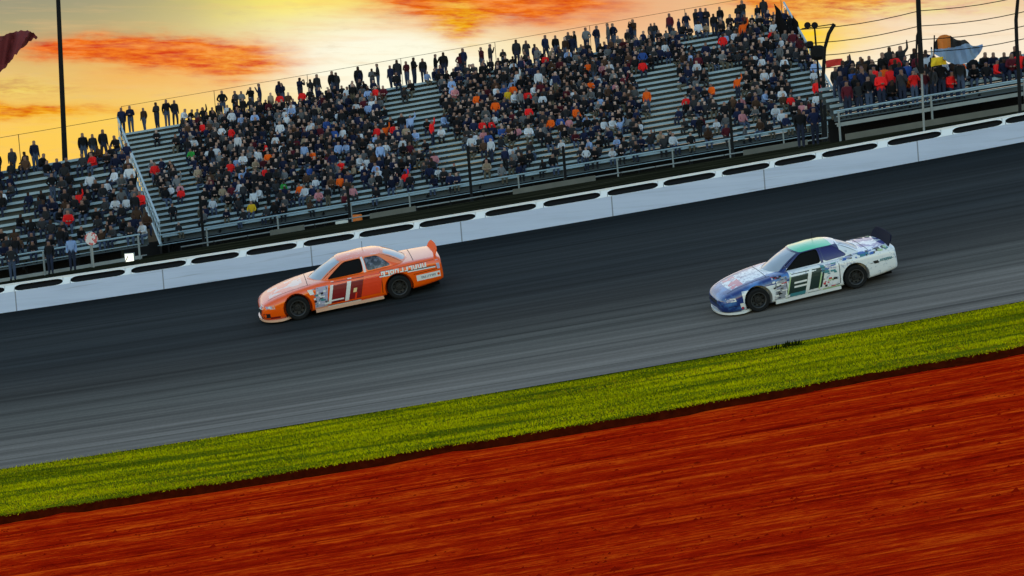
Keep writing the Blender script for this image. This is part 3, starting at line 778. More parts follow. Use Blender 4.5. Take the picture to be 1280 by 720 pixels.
# people on the ground behind the wall
def on_ground(px, py, Y):
    p = at(px, py, Y); return Vector((p.x, Y, ground_z(Y)+gz(p.x, Y)))
for (px, Y, pose, sh, lab) in [(90, 124.5, 'stand', 'pale blue', 'person in pale blue shirt standing behind the wall near the round sign'),
                               (14, 124.5, 'stand_hips', 'charcoal', 'person in charcoal standing on the grass at the stand foot, far from the round sign'),
                               (62, 125, 'stand_step', 'black', 'person in black striding past in front of the lower bleacher'),
                               (1012, 112, 'stand', 'black', 'person in black standing where the grandstand meets the flag bleacher'),
                               (1030, 112.5, 'stand_hips', 'navy', 'person in navy with hands on hips between grandstand and flag bleacher')]:
    p = on_ground(px, 320, Y); person(p, pose, sh, 'ground', label=lab, group='people standing behind the wall', rz=.1)

# labels
ORD = ['first', 'second', 'third', 'fourth', 'fifth', 'sixth', 'seventh', 'eighth', 'ninth', 'tenth', 'eleventh', 'twelfth', 'thirteenth', 'fourteenth', 'fifteenth', 'sixteenth', 'seventeenth', 'eighteenth', 'nineteenth', 'twentieth', 'twenty-first', 'twenty-second', 'twenty-third', 'twenty-fourth', 'twenty-fifth', 'twenty-sixth']
PTXT = {'stand': 'standing', 'stand_step': 'standing', 'stand_hips': 'hands on hips', 'stand_fold': 'arms folded', 'stand_drink': 'one hand raised to face', 'stand_phone': 'holding a camera up', 'stand_wave': 'with one arm up', 'sit': 'seated', 'sit_lean': 'leaning forward', 'sit_raise': 'seated with arm raised'}
GRP = {'grand': 'brightly dressed spectators in the grandstand', 'top': 'spectators standing along the grandstand top', 'side': 'spectators on the lower bleacher', 'flag': 'fans on the bleacher under the flags', 'ground': 'people standing behind the wall'}
by = {}
for d in PEOPLE:
    d['o']['group'] = d['group'] or GRP[d['place']]
    if d['label']: d['o']['label'] = d['label']; continue
    by.setdefault((d['place'], d['row'], d['shirt'], PTXT[d['pose']]), []).append(d)
for (place, row, shirt, pt), L in by.items():
    L.sort(key=lambda d: d['x'])
    for i, d in enumerate(L):
        nth = (ORD[i]+' ') if len(L) > 1 else ''
        if place == 'top': s = f"{nth}spectator in {shirt}, {pt}, atop the grandstand, from the stair rail"
        elif place == 'side': s = f"{nth}spectator in {shirt}, {pt}, lower bleacher's {ORD[row]} row, from the pole"
        elif place == 'flag': s = f"{nth}fan in {shirt}, {pt}, flag bleacher's {ORD[row]} row, from the grandstand"
        else: s = f"{nth}spectator in {shirt}, {pt}, grandstand's {ORD[row]} row, from the stair rail"
        if not nth: s = s.split(', from')[0]
        d['o']['label'] = s
# crowd mass
co = []; tr = []; cl = []; b = 0
for (a, t, c_) in CROWD:
    co.append(a); tr.append(t+b); cl.append(c_); b += len(a)
o = link('crowd', tri_mesh('crowd', np.concatenate(co), np.concatenate(tr), np.concatenate(cl)))
tag(o, 'packed crowd of mostly dark clad spectators filling the grandstand rows', 'crowd', kind='stuff')
print('individuals', len(PEOPLE), 'crowd', len(CROWD), 'verts', b)

# ------------------------------------------------------------------ cars
def car_material(name, fn, rough=.32):
    m, t, b = new_mat(name)
    t.put(b.inputs['Base Color'], fn(t)); b.inputs['Roughness'].default_value = rough
    b.inputs['Specular IOR Level'].default_value = .12; b.inputs['Coat Weight'].default_value = .9; b.inputs['Coat Roughness'].default_value = .03
    b.inputs['Coat IOR'].default_value = 1.6
    return m
M_GLASS, t_, b_ = new_mat('pale_glass'); b_.inputs['Base Color'].default_value = (.30, .34, .40, 1); b_.inputs['Roughness'].default_value = .05; b_.inputs['IOR'].default_value = 2.3  # pale base colour paints in the sky's reflection
M_TYRE = simple('tyre_rubber', (.010, .010, .011), .85, spec=.2)
M_RIM = simple('rim_steel', (.025, .025, .027), .5, .3)
M_RIML = simple('rim_edge', (.09, .09, .095), .4, .6)
M_NET = simple('window_net', (.008, .008, .009), .9, spec=.1)
M_INT = simple('cabin_black', (.006, .006, .006), .9, spec=.1)

ST = [ # x, zb, zs, zc, wb, wm, ws
 (2.50, .15, .44, .46, .50, .56, .44), (2.44, .11, .525, .55, .70, .75, .58), (2.28, .10, .605, .635, .84, .88, .68), (2.02, .11, .685, .715, .91, .945, .76),
 (1.72, .12, .755, .78, .935, .97, .80), (1.40, .13, .805, .835, .94, .975, .82), (1.05, .14, .85, .885, .94, .968, .82), (.70, .15, .875, .91, .94, .962, .81), (.2, .15, .885, .915, .94, .962, .80), (-.5, .15, .905, .925, .94, .965, .80),
 (-.95, .15, .92, .94, .945, .972, .80), (-1.35, .16, .93, .955, .945, .978, .80), (-1.75, .18, .93, .955, .93, .965, .79), (-2.1, .21, .925, .95, .905, .94, .78), (-2.42, .25, .915, .94, .87, .905, .76), (-2.52, .28, .895, .92, .84, .88, .74)]
def ring(x, zb, zs, zc, wb, wm, ws, sc=1.0):
    half = [(0, zb), (wb*.6, zb), (wb, zb+.005), (wm-.012, zb+.13), (wm, zb+(zs-zb)*.48), (wm-.02, zs-.16), (wm-.06, zs-.045), (ws+.02, zs), (ws*.55, zs+(zc-zs)*.75), (0, zc)]
    pts = [(x, y, z) for y, z in half] + [(x, -y, z) for y, z in half[-2:0:-1]]
    if sc != 1.0:
        zm = (zb+zc)/2; pts = [(a, y*sc, zm+(z-zm)*sc) for a, y, z in pts]
    return pts
def eval_mesh(o):
    dg = bpy.context.evaluated_depsgraph_get(); me = bpy.data.meshes.new_from_object(o.evaluated_get(dg)); return me
AX_F, AX_R, WR = 1.50, -1.28, .328
def car_body():
    rings = [ring(2.52, *ST[0][1:], sc=.72)] + [ring(*s) for s in ST] + [ring(-2.54, *ST[-1][1:], sc=.8)]
    n = len(rings[0]); vs = [p for r in rings for p in r]; fs = []
    for i in range(len(rings)-1):
        for k in range(n): fs.append((i*n+k, i*n+(k+1) % n, (i+1)*n+(k+1) % n, (i+1)*n+k))
    fs += [tuple(range(n))[::-1], tuple(range((len(rings)-1)*n, len(rings)*n))]
    mb = MB(); mb.add(vs, fs); me = mb.mesh('car_body_tmp')
    o = bpy.data.objects.new('tmp', me); COL.objects.link(o)
    s = o.modifiers.new('s', 'SUBSURF'); s.levels = 2
    # wheel arches
    cut = MB()
    for ax in (AX_F, AX_R):
        for sd in (1, -1):
            k = 28; r = .392
            ring_a = [(ax+r*math.cos(2*math.pi*i/k), sd*.60, .345+r*math.sin(2*math.pi*i/k)) for i in range(k)]
            ring_b = [(a, sd*1.2, z) for a, _, z in ring_a]
            cut.add(ring_a+ring_b, [(i, (i+1) % k, k+(i+1) % k, k+i) for i in range(k)]+[tuple(range(k)), tuple(range(k, 2*k))[::-1]], 1)
    cm = cut.mesh('cut'); co_ = bpy.data.objects.new('cut', cm); COL.objects.link(co_)
    b = o.modifiers.new('b', 'BOOLEAN'); b.operation = 'DIFFERENCE'; b.object = co_; b.solver = 'EXACT'
    me2 = eval_mesh(o)
    bpy.data.objects.remove(o); bpy.data.objects.remove(co_)
    # arch faces inside become dark (second slot)
    for p in me2.polygons:
        c = p.center; nrm = p.normal
        p.material_index = 0
        for ax in (AX_F, AX_R):
            rr = math.hypot(c.x-ax, c.z-.345)
            if abs(c.y) > .55 and rr < .394 and abs(c.y) < 1.0:
                if abs(abs(nrm.y)) > .9 and abs(c.y) < .63 or (rr > .37 and abs(nrm.y) < .5 and (nrm.x*(c.x-ax)+nrm.z*(c.z-.345)) < 0): p.material_index = 1
    me2.shade_smooth(); me2.set_sharp_from_angle(angle=math.radians(32))
    return me2

def polyline(pts, t):
    t = max(0, min(1, t)); L = [0]
    for a, b in zip(pts, pts[1:]): L.append(L[-1]+(b-a).length)
    d = t*L[-1]
    for i in range(len(pts)-1):
        if d <= L[i+1]+1e-9:
            k = (d-L[i])/max(1e-9, L[i+1]-L[i]); return pts[i].lerp(pts[i+1], k)
    return pts[-1]
BASE = [(1.08, 0, .885), (1.01, .34, .875), (.76, .67, .85), (.67, .73, .845), (-.42, .78, .878), (-.49, .78, .878), (-1.24, .755, .91), (-1.54, .66, .915), (-1.66, .34, .94), (-1.71, 0, .945)]
TOP = [(.20, 0, 1.305), (.18, .28, 1.298), (.08, .505, 1.268), (.03, .53, 1.264), (-.40, .565, 1.285), (-.46, .565, 1.285), (-.82, .545, 1.275), (-.94, .48, 1.262), (-1.0, .26, 1.288), (-1.02, 0, 1.293)]
def V3(p, s=1): return Vector((p[0], p[1]*s, p[2]))
def patch(ids, s):
    """ids from BASE/TOP; returns Q(a,b)"""
    if s == 0:  # symmetric across the car
        ids2 = ids
        bl = [V3(BASE[i], 1) for i in ids2] + [V3(BASE[i], -1) for i in ids2[::-1] if BASE[i][1] > 0]
        tl = [V3(TOP[i], 1) for i in ids2] + [V3(TOP[i], -1) for i in ids2[::-1] if TOP[i][1] > 0]
    else:
        bl = [V3(BASE[i], s) for i in ids]; tl = [V3(TOP[i], s) for i in ids]
    def Q(a, b):
        p = polyline(bl, a).lerp(polyline(tl, a), b)
        bul = .035*4*b*(1-b); c = Vector((p.x+.3, p.y, 0)); 
        n = Vector((0.25*(1 if p.x > 0 else -1), p.y, .35)).normalized() if s else Vector((.5 if p.x > 0 else -.5, 0, .8))
        return p + n*bul
    return Q
def rrect(m, r, n=5, mt=None, skew=0, sq=None):
    ma = m; mt = m if mt is None else mt
    pts = []
    for cx, cy, a0 in ((1-ma-r, 1-mt-r, 0), (ma+r, 1-mt-r, math.pi/2), (ma+r, mt+r, math.pi), (1-ma-r, mt+r, 1.5*math.pi)):
        for i in range(n+1):
            a = a0+i/n*math.pi/2; pts.append((cx+r*math.cos(a), cy+r*math.sin(a)))
    # densify
    out = []
    for (x0, y0), (x1, y1) in zip(pts, pts[1:]+pts[:1]):
        k = max(1, int(math.hypot(x1-x0, y1-y0)/.12))
        for i in range(k): out.append((x0+(x1-x0)*i/k, y0+(y1-y0)*i/k))
    return out
def windowed(frame, Q, loop, depth=.02):
    """frame: MB for the painted surround; returns the glass MB"""
    outer = []
    for (a, b) in loop:
        dx, dy = a-.5, b-.5; k = .5/max(abs(dx), abs(dy)); outer.append((.5+dx*k, .5+dy*k))
    n = len(loop); c = Q(.5, .5); nrm = (Q(.6, .5)-Q(.4, .5)).cross(Q(.5, .6)-Q(.5, .4)).normalized()
    if nrm.dot(c-Vector((-.4, 0, .9))) < 0: nrm = -nrm
    inn = [Q(a, b) for a, b in loop]; out = [Q(a, b) for a, b in outer]
    mid = [Q((a+c_)/2, (b+d)/2) for (a, b), (c_, d) in zip(loop, outer)]
    rec = [p-nrm*depth for p in inn]
    frame.add(out+mid+inn+rec, [(j*n+i, j*n+(i+1) % n, (j+1)*n+(i+1) % n, (j+1)*n+i) for j in range(3) for i in range(n)])
    g = MB(); vs = []
    for s_ in (1.0, .66, .33):
        vs += [Q(.5+(a-.5)*s_, .5+(b-.5)*s_)-nrm*depth*.8 for a, b in loop]
    vs.append(c-nrm*depth*.8)
    g.add(vs, [(j*n+i, j*n+(i+1) % n, (j+1)*n+(i+1) % n, (j+1)*n+i) for j in range(2) for i in range(n)]+[(2*n+i, 2*n+(i+1) % n, 3*n) for i in range(n)])
    return g

BODY = car_body()
bmt = bmesh.new(); bmt.from_mesh(BODY); BVH = BVHTree.FromBMesh(bmt)
def on_side(x, z, off=.006, sd=1):
    h, nr, i, d = BVH.ray_cast(Vector((x, 2*sd, z)), Vector((0, -sd, 0)))
    if h is None: return Vector((x, .96*sd, z))
    return h+nr*off if nr.y*sd > 0 else h-nr*off
def on_top(x, y, off=.006):
    h, nr, i, d = BVH.ray_cast(Vector((x, y, 3)), Vector((0, 0, -1)))
    return (h+nr*off if nr.z > 0 else h-nr*off) if h is not None else Vector((x, y, .9))
def on_front(y, z, off=.006):
    h, nr, i, d = BVH.ray_cast(Vector((4, y, z)), Vector((-1, 0, 0)))
    return (h+nr*off if nr.x > 0 else h-nr*off) if h is not None else Vector((2.5, y, z))
def quad_on(mb, corners, fn, nx=6, nz=4, off=.006, mi=0):
    """corners: 4 (u,v); draped grid"""
    vs = []
    for j in range(nz+1):
        for i in range(nx+1):
            a, b = i/nx, j/nz
            p0 = (corners[0][0]*(1-a)+corners[1][0]*a, corners[0][1]*(1-a)+corners[1][1]*a); p1 = (corners[3][0]*(1-a)+corners[2][0]*a, corners[3][1]*(1-a)+corners[2][1]*a)
            vs.append(fn(p0[0]*(1-b)+p1[0]*b, p0[1]*(1-b)+p1[1]*b, off))
    mb.add(vs, [(j*(nx+1)+i, j*(nx+1)+i+1, (j+1)*(nx+1)+i+1, (j+1)*(nx+1)+i) for j in range(nz) for i in range(nx)], mi)

TY = MB()
prof = [(.10, .185), (.135, .215), (.145, .285), (.125, .321), (.06, .328), (-.06, .328), (-.125, .321), (-.145, .285), (-.135, .215), (-.10, .185)]
def lathe(prof, n=28):
    mb = MB(); vs = []
    for k in range(n):
        a = 2*math.pi*k/n
        for (y, r) in prof: vs.append((r*math.cos(a), y, r*math.sin(a)))
    m = len(prof); mb.add(vs, [(k*m+i, ((k+1) % n)*m+i, ((k+1) % n)*m+i+1, k*m+i+1) for k in range(n) for i in range(m-1)])
    return mb
TYRE_ME = lathe(prof).mesh('tyre', True); TYRE_ME.materials.append(M_TYRE)
rim_mb = lathe([(.125, .222), (.13, .205), (.10, .19), (.04, .178), (.03, .11), (.055, .09), (.06, .04), (.085, .035), (.085, .001)])
for k in range(5):
    a = 2*math.pi*k/5
    rim_mb.tube([(.06*math.cos(a), .06, .06*math.sin(a)), (.06*math.cos(a), .075, .06*math.sin(a))], .014, 6)
ring_me = lathe([(.120, .222), (.141, .218), (.141, .206), (.12, .190)]).mesh('rim_edge', True); ring_me.materials.append(M_RIML)
for k in range(8):
    a = 2*math.pi*k/8; r = .15
    rim_mb.tube([(r*math.cos(a), .034, r*math.sin(a)), (r*math.cos(a), .048, r*math.sin(a))], .024, 8, 1)
RIM_ME = rim_mb.mesh('rim', True); RIM_ME.materials.append(M_RIM); RIM_ME.materials.append(M_INT)

def car(name, label, paint, roof_paint, pillar_m, lip_m, spoiler_m, spoiler_h, quarter_m, pos, yaw, size=1.0):
    root = empty(name); tag(root, label, 'race car', 'stock cars racing on the banked track')
    bme = BODY.copy(); bme.materials.clear(); bme.materials.append(paint); bme.materials.append(M_INT)
    body = link('body', bme, None, root)
    frame = MB(); roof = MB(); pil = MB()
    ws = windowed(frame, patch([2, 1, 0], 0), rrect(.035, .06, mt=.05)).build('windshield', M_GLASS, root, True)
    rw = windowed(frame, patch([7, 8, 9], 0), rrect(.07, .10, mt=.09)).build('rear_window', M_GLASS, root, True)
    for s in (1, -1):
        Q = patch([3, 4], s); windowed(frame, Q, rrect(.015, .12, mt=.06), .05).build('window_net', M_NET, root, True)
        Q = patch([5, 6], s); windowed(frame, Q, rrect(.03, .15, mt=.08), .015).build('side_window', quarter_m, root, True)
        pil = MB()
        for ids, tgt in (([2, 3], frame), ([4, 5], pil), ([6, 7], frame)):
            Q = patch(ids, s); k = 6; vs = [Q(a/3, b/k) for b in range(k+1) for a in range(4)]
            tgt.add(vs, [(b*4+a, b*4+a+1, (b+1)*4+a+1, (b+1)*4+a) for b in range(k) for a in range(3)])
        pil.build('door_pillar', pillar_m, root, True)
    frame.build('cabin_frame', paint, root, True, 50)
    full = [V3(p, 1) for p in TOP] + [V3(p, -1) for p in TOP[-2:0:-1]]
    n = len(full); cen = Vector((-.40, 0, 1.335)); vs = []
    for s_ in (1, .8, .55, .28):
        for p in full:
            q = cen.lerp(p, s_); q.z = p.z + (cen.z-p.z)*(1-s_**2); vs.append(q)
    vs.append(cen)
    roof.add(vs, [(j*n+i, j*n+(i+1) % n, (j+1)*n+(i+1) % n, (j+1)*n+i) for j in range(3) for i in range(n)]+[(3*n+i, 3*n+(i+1) % n, 4*n) for i in range(n)])
    roof.build('roof', roof_paint, root, True)
    # spoiler
    mb = MB(); k = 12; vs = []; th = .03
    for i in range(k+1):
        y = -.74+1.48*i/k; x0 = -2.34-.05*(1-(y/.74)**2); z0 = on_top(x0, y, -.01).z; e = min(1, (0.76-abs(y))/.10)
        h = spoiler_h*(.55+.45*e); vs += [(x0, y, z0), (x0-.6*h, y, z0+h), (x0-.6*h-th, y, z0+h), (x0-th, y, z0)]
    fs = [(i*4+a, (i+1)*4+a, (i+1)*4+(a+1) % 4, i*4+(a+1) % 4) for i in range(k) for a in range(4)] + [(0, 1, 2, 3), (k*4+3, k*4+2, k*4+1, k*4)]
    mb.add(vs, fs); mb.build('spoiler', spoiler_m, root)
    # splitter lip
    mb = MB(); plan = []
    for i in range(25):
        a = -1+2*i/24; y = .93*math.sin(a*math.pi/2); x = 2.56-.62*(1-math.cos(a*math.pi/2))**1.15; plan.append((x, y))
    vs = []
    for (x, y) in plan: vs += [(x, y, .065), (x, y, .125), (x-.25, y*.86, .13), (x-.25, y*.86, .065)]
    mb.add(vs, [(i*4+a, (i+1)*4+a, (i+1)*4+(a+1) % 4, i*4+(a+1) % 4) for i in range(24) for a in range(4)]+[(0, 1, 2, 3), (99, 98, 97, 96)])
    mb.build('splitter', lip_m, root, True)
    # side skirt
    for s in (1, -1):
        mb = MB(); pts = xs_range(-.82, 1.04, .3); vs = []
        for x in pts:
            p = on_side(x, .22, .004, s); vs += [(x, p.y, .19), (x, p.y-.01*s, .105), (x, p.y-.04*s, .105), (x, p.y-.04*s, .19)]
        mb.add(vs, [(i*4+a, (i+1)*4+a, (i+1)*4+(a+1) % 4, i*4+(a+1) % 4) for i in range(len(pts)-1) for a in range(4)]); mb.build('side_skirt', lip_m, root)
    # panel seams: door edges, fender line, hood and deck joints
    def seam(cs, fn, nx, ny):
        mb = MB(); quad_on(mb, cs, fn, nx, ny, .003); mb.build('panel_seam', M_INT, root)
    for sd_ in (1, -1):
        F_ = lambda x, z, o, sd_=sd_: on_side(x, z, o, sd_)
        for (xa, za, xb, zb_) in ((.70, .20, .66, .86), (-.80, .20, -.86, .90)): seam([(xa, za), (xa-.018, za), (xb-.018, zb_), (xb, zb_)], F_, 1, 8)
        seam([(-2.48, .62), (-1.72, .60), (-1.72, .612), (-2.48, .632)], F_, 8, 1)
        seam([(1.05, .70*sd_), (2.25, .58*sd_), (2.25, .595*sd_), (1.05, .715*sd_)], lambda x, y, o: on_top(x, y, o), 12, 1)
    seam([(1.12, -.7), (1.135, -.7), (1.135, .7), (1.12, .7)], lambda x, y, o: on_top(x, y, o), 1, 12); seam([(-1.80, -.7), (-1.785, -.7), (-1.785, .7), (-1.80, .7)], lambda x, y, o: on_top(x, y, o), 1, 12)
    mb = MB(); mb.tube([(-.55, -.25, 1.30), (-.58, -.25, 1.52)], .006, 5); mb.build('antenna', M_INT, root)
    # floor pan, with a wide middle added to deepen the shade beneath
    mb = MB(); mb.box(-2.4, 2.2, -.56, .56, .10, .16); mb.box(-.85, 1.08, -.9, .9, .09, .155); mb.build('floor_pan', M_INT, root)
    # wheels
    for ax in (AX_F, AX_R):
        for s in (1, -1):
            we = bpy.data.objects.new('wheel', TYRE_ME); COL.objects.link(we); we.parent = root
            we.location = (ax, s*.80, WR); we.rotation_euler = (0, rng.uniform(0, 1), 0 if s > 0 else math.pi)
            for nm, m_ in (('rim', RIM_ME), ('rim_edge', ring_me)):
                c_ = bpy.data.objects.new(nm, m_); COL.objects.link(c_); c_.parent = we
    # place on the banked asphalt
    n_ = Vector((-(gz(pos.x+1, 70)-gz(pos.x-1, 70))/2, -(Z_WALL-Z_IN)/(Y_WALL-Y_IN), 1)).normalized()
    f = Vector((-math.cos(yaw), -math.sin(yaw), 0)); f = (f-n_*f.dot(n_)).normalized(); l = n_.cross(f)
    root.matrix_world = Matrix(((f.x, l.x, n_.x, pos.x), (f.y, l.y, n_.y, pos.y), (f.z, l.z, n_.z, pos.z), (0, 0, 0, 1))) @ Matrix.Scale(size, 4)
    return root

def track_pt(px, py):
    """point of the asphalt seen at a pixel"""
    Y = 70.0
    lo, hi = 61.0, 77.0
    for _ in range(50):
        Y = (lo+hi)/2; p = at(px, py, Y)
        if p.z > z_track(Y)+gz(p.x, Y): lo = Y
        else: hi = Y
    p = at(px, py, Y); return Vector((p.x, Y, z_track(Y)+gz(p.x, Y)))

C_OR = (.86, .115, .006)
def paint_orange(t):
    p = t.coord(); X, Y, Z = t.sep(p)
    base = t.mix(t.math('MULTIPLY', t.math('GREATER_THAN', Z, .80), t.math('LESS_THAN', t.math('ABSOLUTE', Y), .70)), (.96, .105, .0, 1), (.95, .22, .07, 1))  # peach on the upper surfaces paints in their sky reflection
    n = t.noise(t.mapv(p, scale=(1.2, 2, 2)), 1.6, 3)
    base = t.mix(t.math('MULTIPLY', t.math('SUBTRACT', n, .45), .5, clamp=True), base, (.97, .20, .01, 1))
    # pale hood design, also painting in the hood's sky highlight
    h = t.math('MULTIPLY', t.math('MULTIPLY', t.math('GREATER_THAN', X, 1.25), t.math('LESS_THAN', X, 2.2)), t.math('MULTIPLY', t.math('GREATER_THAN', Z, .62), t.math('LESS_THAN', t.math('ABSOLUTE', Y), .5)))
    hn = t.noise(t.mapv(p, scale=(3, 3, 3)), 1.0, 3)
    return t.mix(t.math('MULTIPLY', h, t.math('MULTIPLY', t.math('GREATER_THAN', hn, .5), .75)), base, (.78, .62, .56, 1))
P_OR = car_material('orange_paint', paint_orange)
P_OR_ROOF = car_material('orange_roof_paint', lambda t: t.mix(t.math('GREATER_THAN', t.noise(t.mapv(t.coord(), scale=(2.5, 5, 1)), 1.5, 3), .62), (.95, .13, .01, 1), (.80, .44, .36, 1)))  # pale peach streaks paint in the roof highlight
P_WH_ROOF = car_material('green_roof_paint', lambda t: t.mix(t.math('LESS_THAN', t.sep(t.coord())[0], -.86), (.02, .58, .27, 1), (.80, .72, .72, 1)))
def paint_white(t):
    p = t.coord(); X, Y, Z = t.sep(p)
    n = t.noise(t.mapv(p, scale=(7, 7, 9)), 1.0, 5, .7); n2 = t.noise(t.mapv(p, scale=(1.3, 1.3, 2)), 1.7, 3)
    c = t.mix(t.math('MULTIPLY', t.math('SUBTRACT', n, .54), 7.0, clamp=True), (.82, .82, .84, 1), (.30, .34, .46, 1))
    # blue nose and fender swoosh
    edge = t.math('ADD', t.math('ADD', t.math('MULTIPLY', X, .26), .10), t.math('MULTIPLY', t.math('SUBTRACT', n2, .5), .25))
    blue = t.math('MULTIPLY', t.math('GREATER_THAN', X, 1.92), t.math('LESS_THAN', Z, .67))
    sw = t.math('MULTIPLY', t.math('MULTIPLY', t.math('GREATER_THAN', X, .55), t.math('LESS_THAN', X, 2.3)), t.math('MULTIPLY', t.math('GREATER_THAN', Y, .52), t.math('GREATER_THAN', Z, .66)))
    sw2 = t.math('MULTIPLY', t.math('MULTIPLY', t.math('GREATER_THAN', X, .55), t.math('LESS_THAN', X, 2.3)), t.math('MULTIPLY', t.math('LESS_THAN', Y, -.52), t.math('GREATER_THAN', Z, .66)))
    bl = t.math('MAXIMUM', blue, t.math('MAXIMUM', sw, sw2))
    bcol = t.mix(t.math('MULTIPLY', t.math('SUBTRACT', n2, .44), 6.0, clamp=True), (.008, .03, .18, 1), (.07, .20, .50, 1))
    c = t.mix(bl, c, bcol)
    hood = t.math('MULTIPLY', t.math('MULTIPLY', t.math('GREATER_THAN', X, 1.0), t.math('GREATER_THAN', Z, .66)), t.math('LESS_THAN', t.math('ABSOLUTE', Y), .52))
    c = t.mix(t.math('MULTIPLY', hood, t.math('MULTIPLY', t.math('SUBTRACT', n, .47), 6.0, clamp=True)), c, (.16, .15, .26, 1))
    red = t.math('MULTIPLY', hood, t.math('MULTIPLY', t.math('MULTIPLY', t.math('GREATER_THAN', X, 1.75), t.math('LESS_THAN', X, 2.08)), t.math('GREATER_THAN', t.noise(t.mapv(p, loc=(3, 1, 0), scale=(3, 3, 3)), 1.0, 2), .47)))
    c = t.mix(red, c, (.62, .10, .14, 1))
    # dark blue roof pillars, blue rear quarter
    pill = t.math('MULTIPLY', t.math('GREATER_THAN', Z, .955), t.math('GREATER_THAN', X, -1.0))
    c = t.mix(pill, c, (.03, .035, .12, 1))
    deck = t.math('MULTIPLY', t.math('LESS_THAN', X, -1.7), t.math('MULTIPLY', t.math('GREATER_THAN', Z, .93), t.math('GREATER_THAN', n2, .5)))
    return t.mix(deck, c, (.05, .06, .30, 1))
P_WH = car_material('white_blue_paint', paint_white)
M_PEACH = car_material('peach_lip', lambda t: t.mix(.5, (.82, .50, .36, 1), (.80, .46, .32, 1)))
M_WLIP = car_material('white_lip', lambda t: t.mix(.5, (.82, .82, .82, 1), (.78, .78, .80, 1)))
M_PILW = simple('white_pillar', (.78, .74, .76), .4)
M_NAVY = simple('navy_spoiler', (.006, .007, .022), .7, spec=.08)
M_SPO = simple('orange_spoiler', (.96, .10, .0), .6, var=.05, spec=.1)
M_QBLUE, t_, b_ = new_mat('blue_quarter_glass'); b_.inputs['Base Color'].default_value = (.02, .018, .13, 1); b_.inputs['Roughness'].default_value = .15
M_QGREY, t_, b_ = new_mat('grey_quarter_glass'); t_.put(b_.inputs['Base Color'], t_.ramp(t_.noise(t_.coord(), 9, 3), [(.45, (.02, .022, .03)), (.62, (.16, .17, .22))])); b_.inputs['Roughness'].default_value = .15

# decal colours
dm = {k: simple('decal_'+k, v, .4, var=.05) for k, v in dict(maroon=(.22, .006, .008), white=(.80, .78, .76), cream=(.86, .62, .30), forest=(.010, .030, .026), black=(.012, .012, .014), lilac=(.42, .40, .55), grey=(.30, .31, .36), peach=(.80, .42, .30), red=(.55, .03, .05), blue=(.05, .13, .42), lime=(.45, .60, .30), teal=(.05, .22, .26), hot=(.84, .045, .006)).items()}
def D(name, parent, mats, items):
    """items: (colour, corners, fn, layer)"""
    mb = MB(); names = []
    for colr, cs, fn, lay in items:
        if colr not in names: names.append(colr)
        w_ = max(abs(a[0]-b[0]) for a in cs for b in cs); h_ = max(abs(a[1]-b[1]) for a in cs for b in cs)
        quad_on(mb, cs, fn, max(2, int(w_/.12)), max(1, int(h_/.10)), .004+.003*lay, names.index(colr))
    return mb.build(name, [dm[n] for n in names], parent)
def rect(x0, x1, z0, z1, sl=0.0): return [(x0, z0), (x1, z0), (x1+sl, z1), (x0+sl, z1)]
S = lambda x, z, o: on_side(x, z, o, 1)
S2 = lambda x, z, o: on_side(x, z, o, -1)
def cluster(items, fn, x0, x1, z0, z1, cols, n, lay=1, seed=1):
    r = random.Random(seed)
    for _ in range(n):
        a = r.uniform(x0, x1); b = r.uniform(z0, z1); w_ = r.uniform(.04, .15); h_ = r.uniform(.02, .06)
        items.append((r.choice(cols), rect(a, min(x1, a+w_), b, min(z1, b+h_)), fn, lay+r.randrange(3)))
def scrawl(items, fn, x0, x1, z0, z1, col, n, slope, seed=2, lay=1):
    """blurred lettering: irregular upright strokes in a row"""
    r = random.Random(seed); dx = (x1-x0)/n
    for i in range(n):
        a = x0+dx*i; zz = slope*(a-x0)
        h0, h1 = z0+zz, z1+zz
        k = r.random()
        items.append((col, rect(a+dx*.05, a+dx*r.uniform(.30, .42), h0, h1, -.012), fn, lay))
        if k < .6: items.append((col, rect(a+dx*.3, a+dx*.8, h1-(h1-h0)*.28, h1), fn, lay+1))
        if k > .35: items.append((col, rect(a+dx*.3, a+dx*.8, h0, h0+(h1-h0)*.26), fn, lay+1))
        if .2 < k < .8: items.append((col, rect(a+dx*.62, a+dx*.85, h0+(h1-h0)*.2, h1), fn, lay+2))

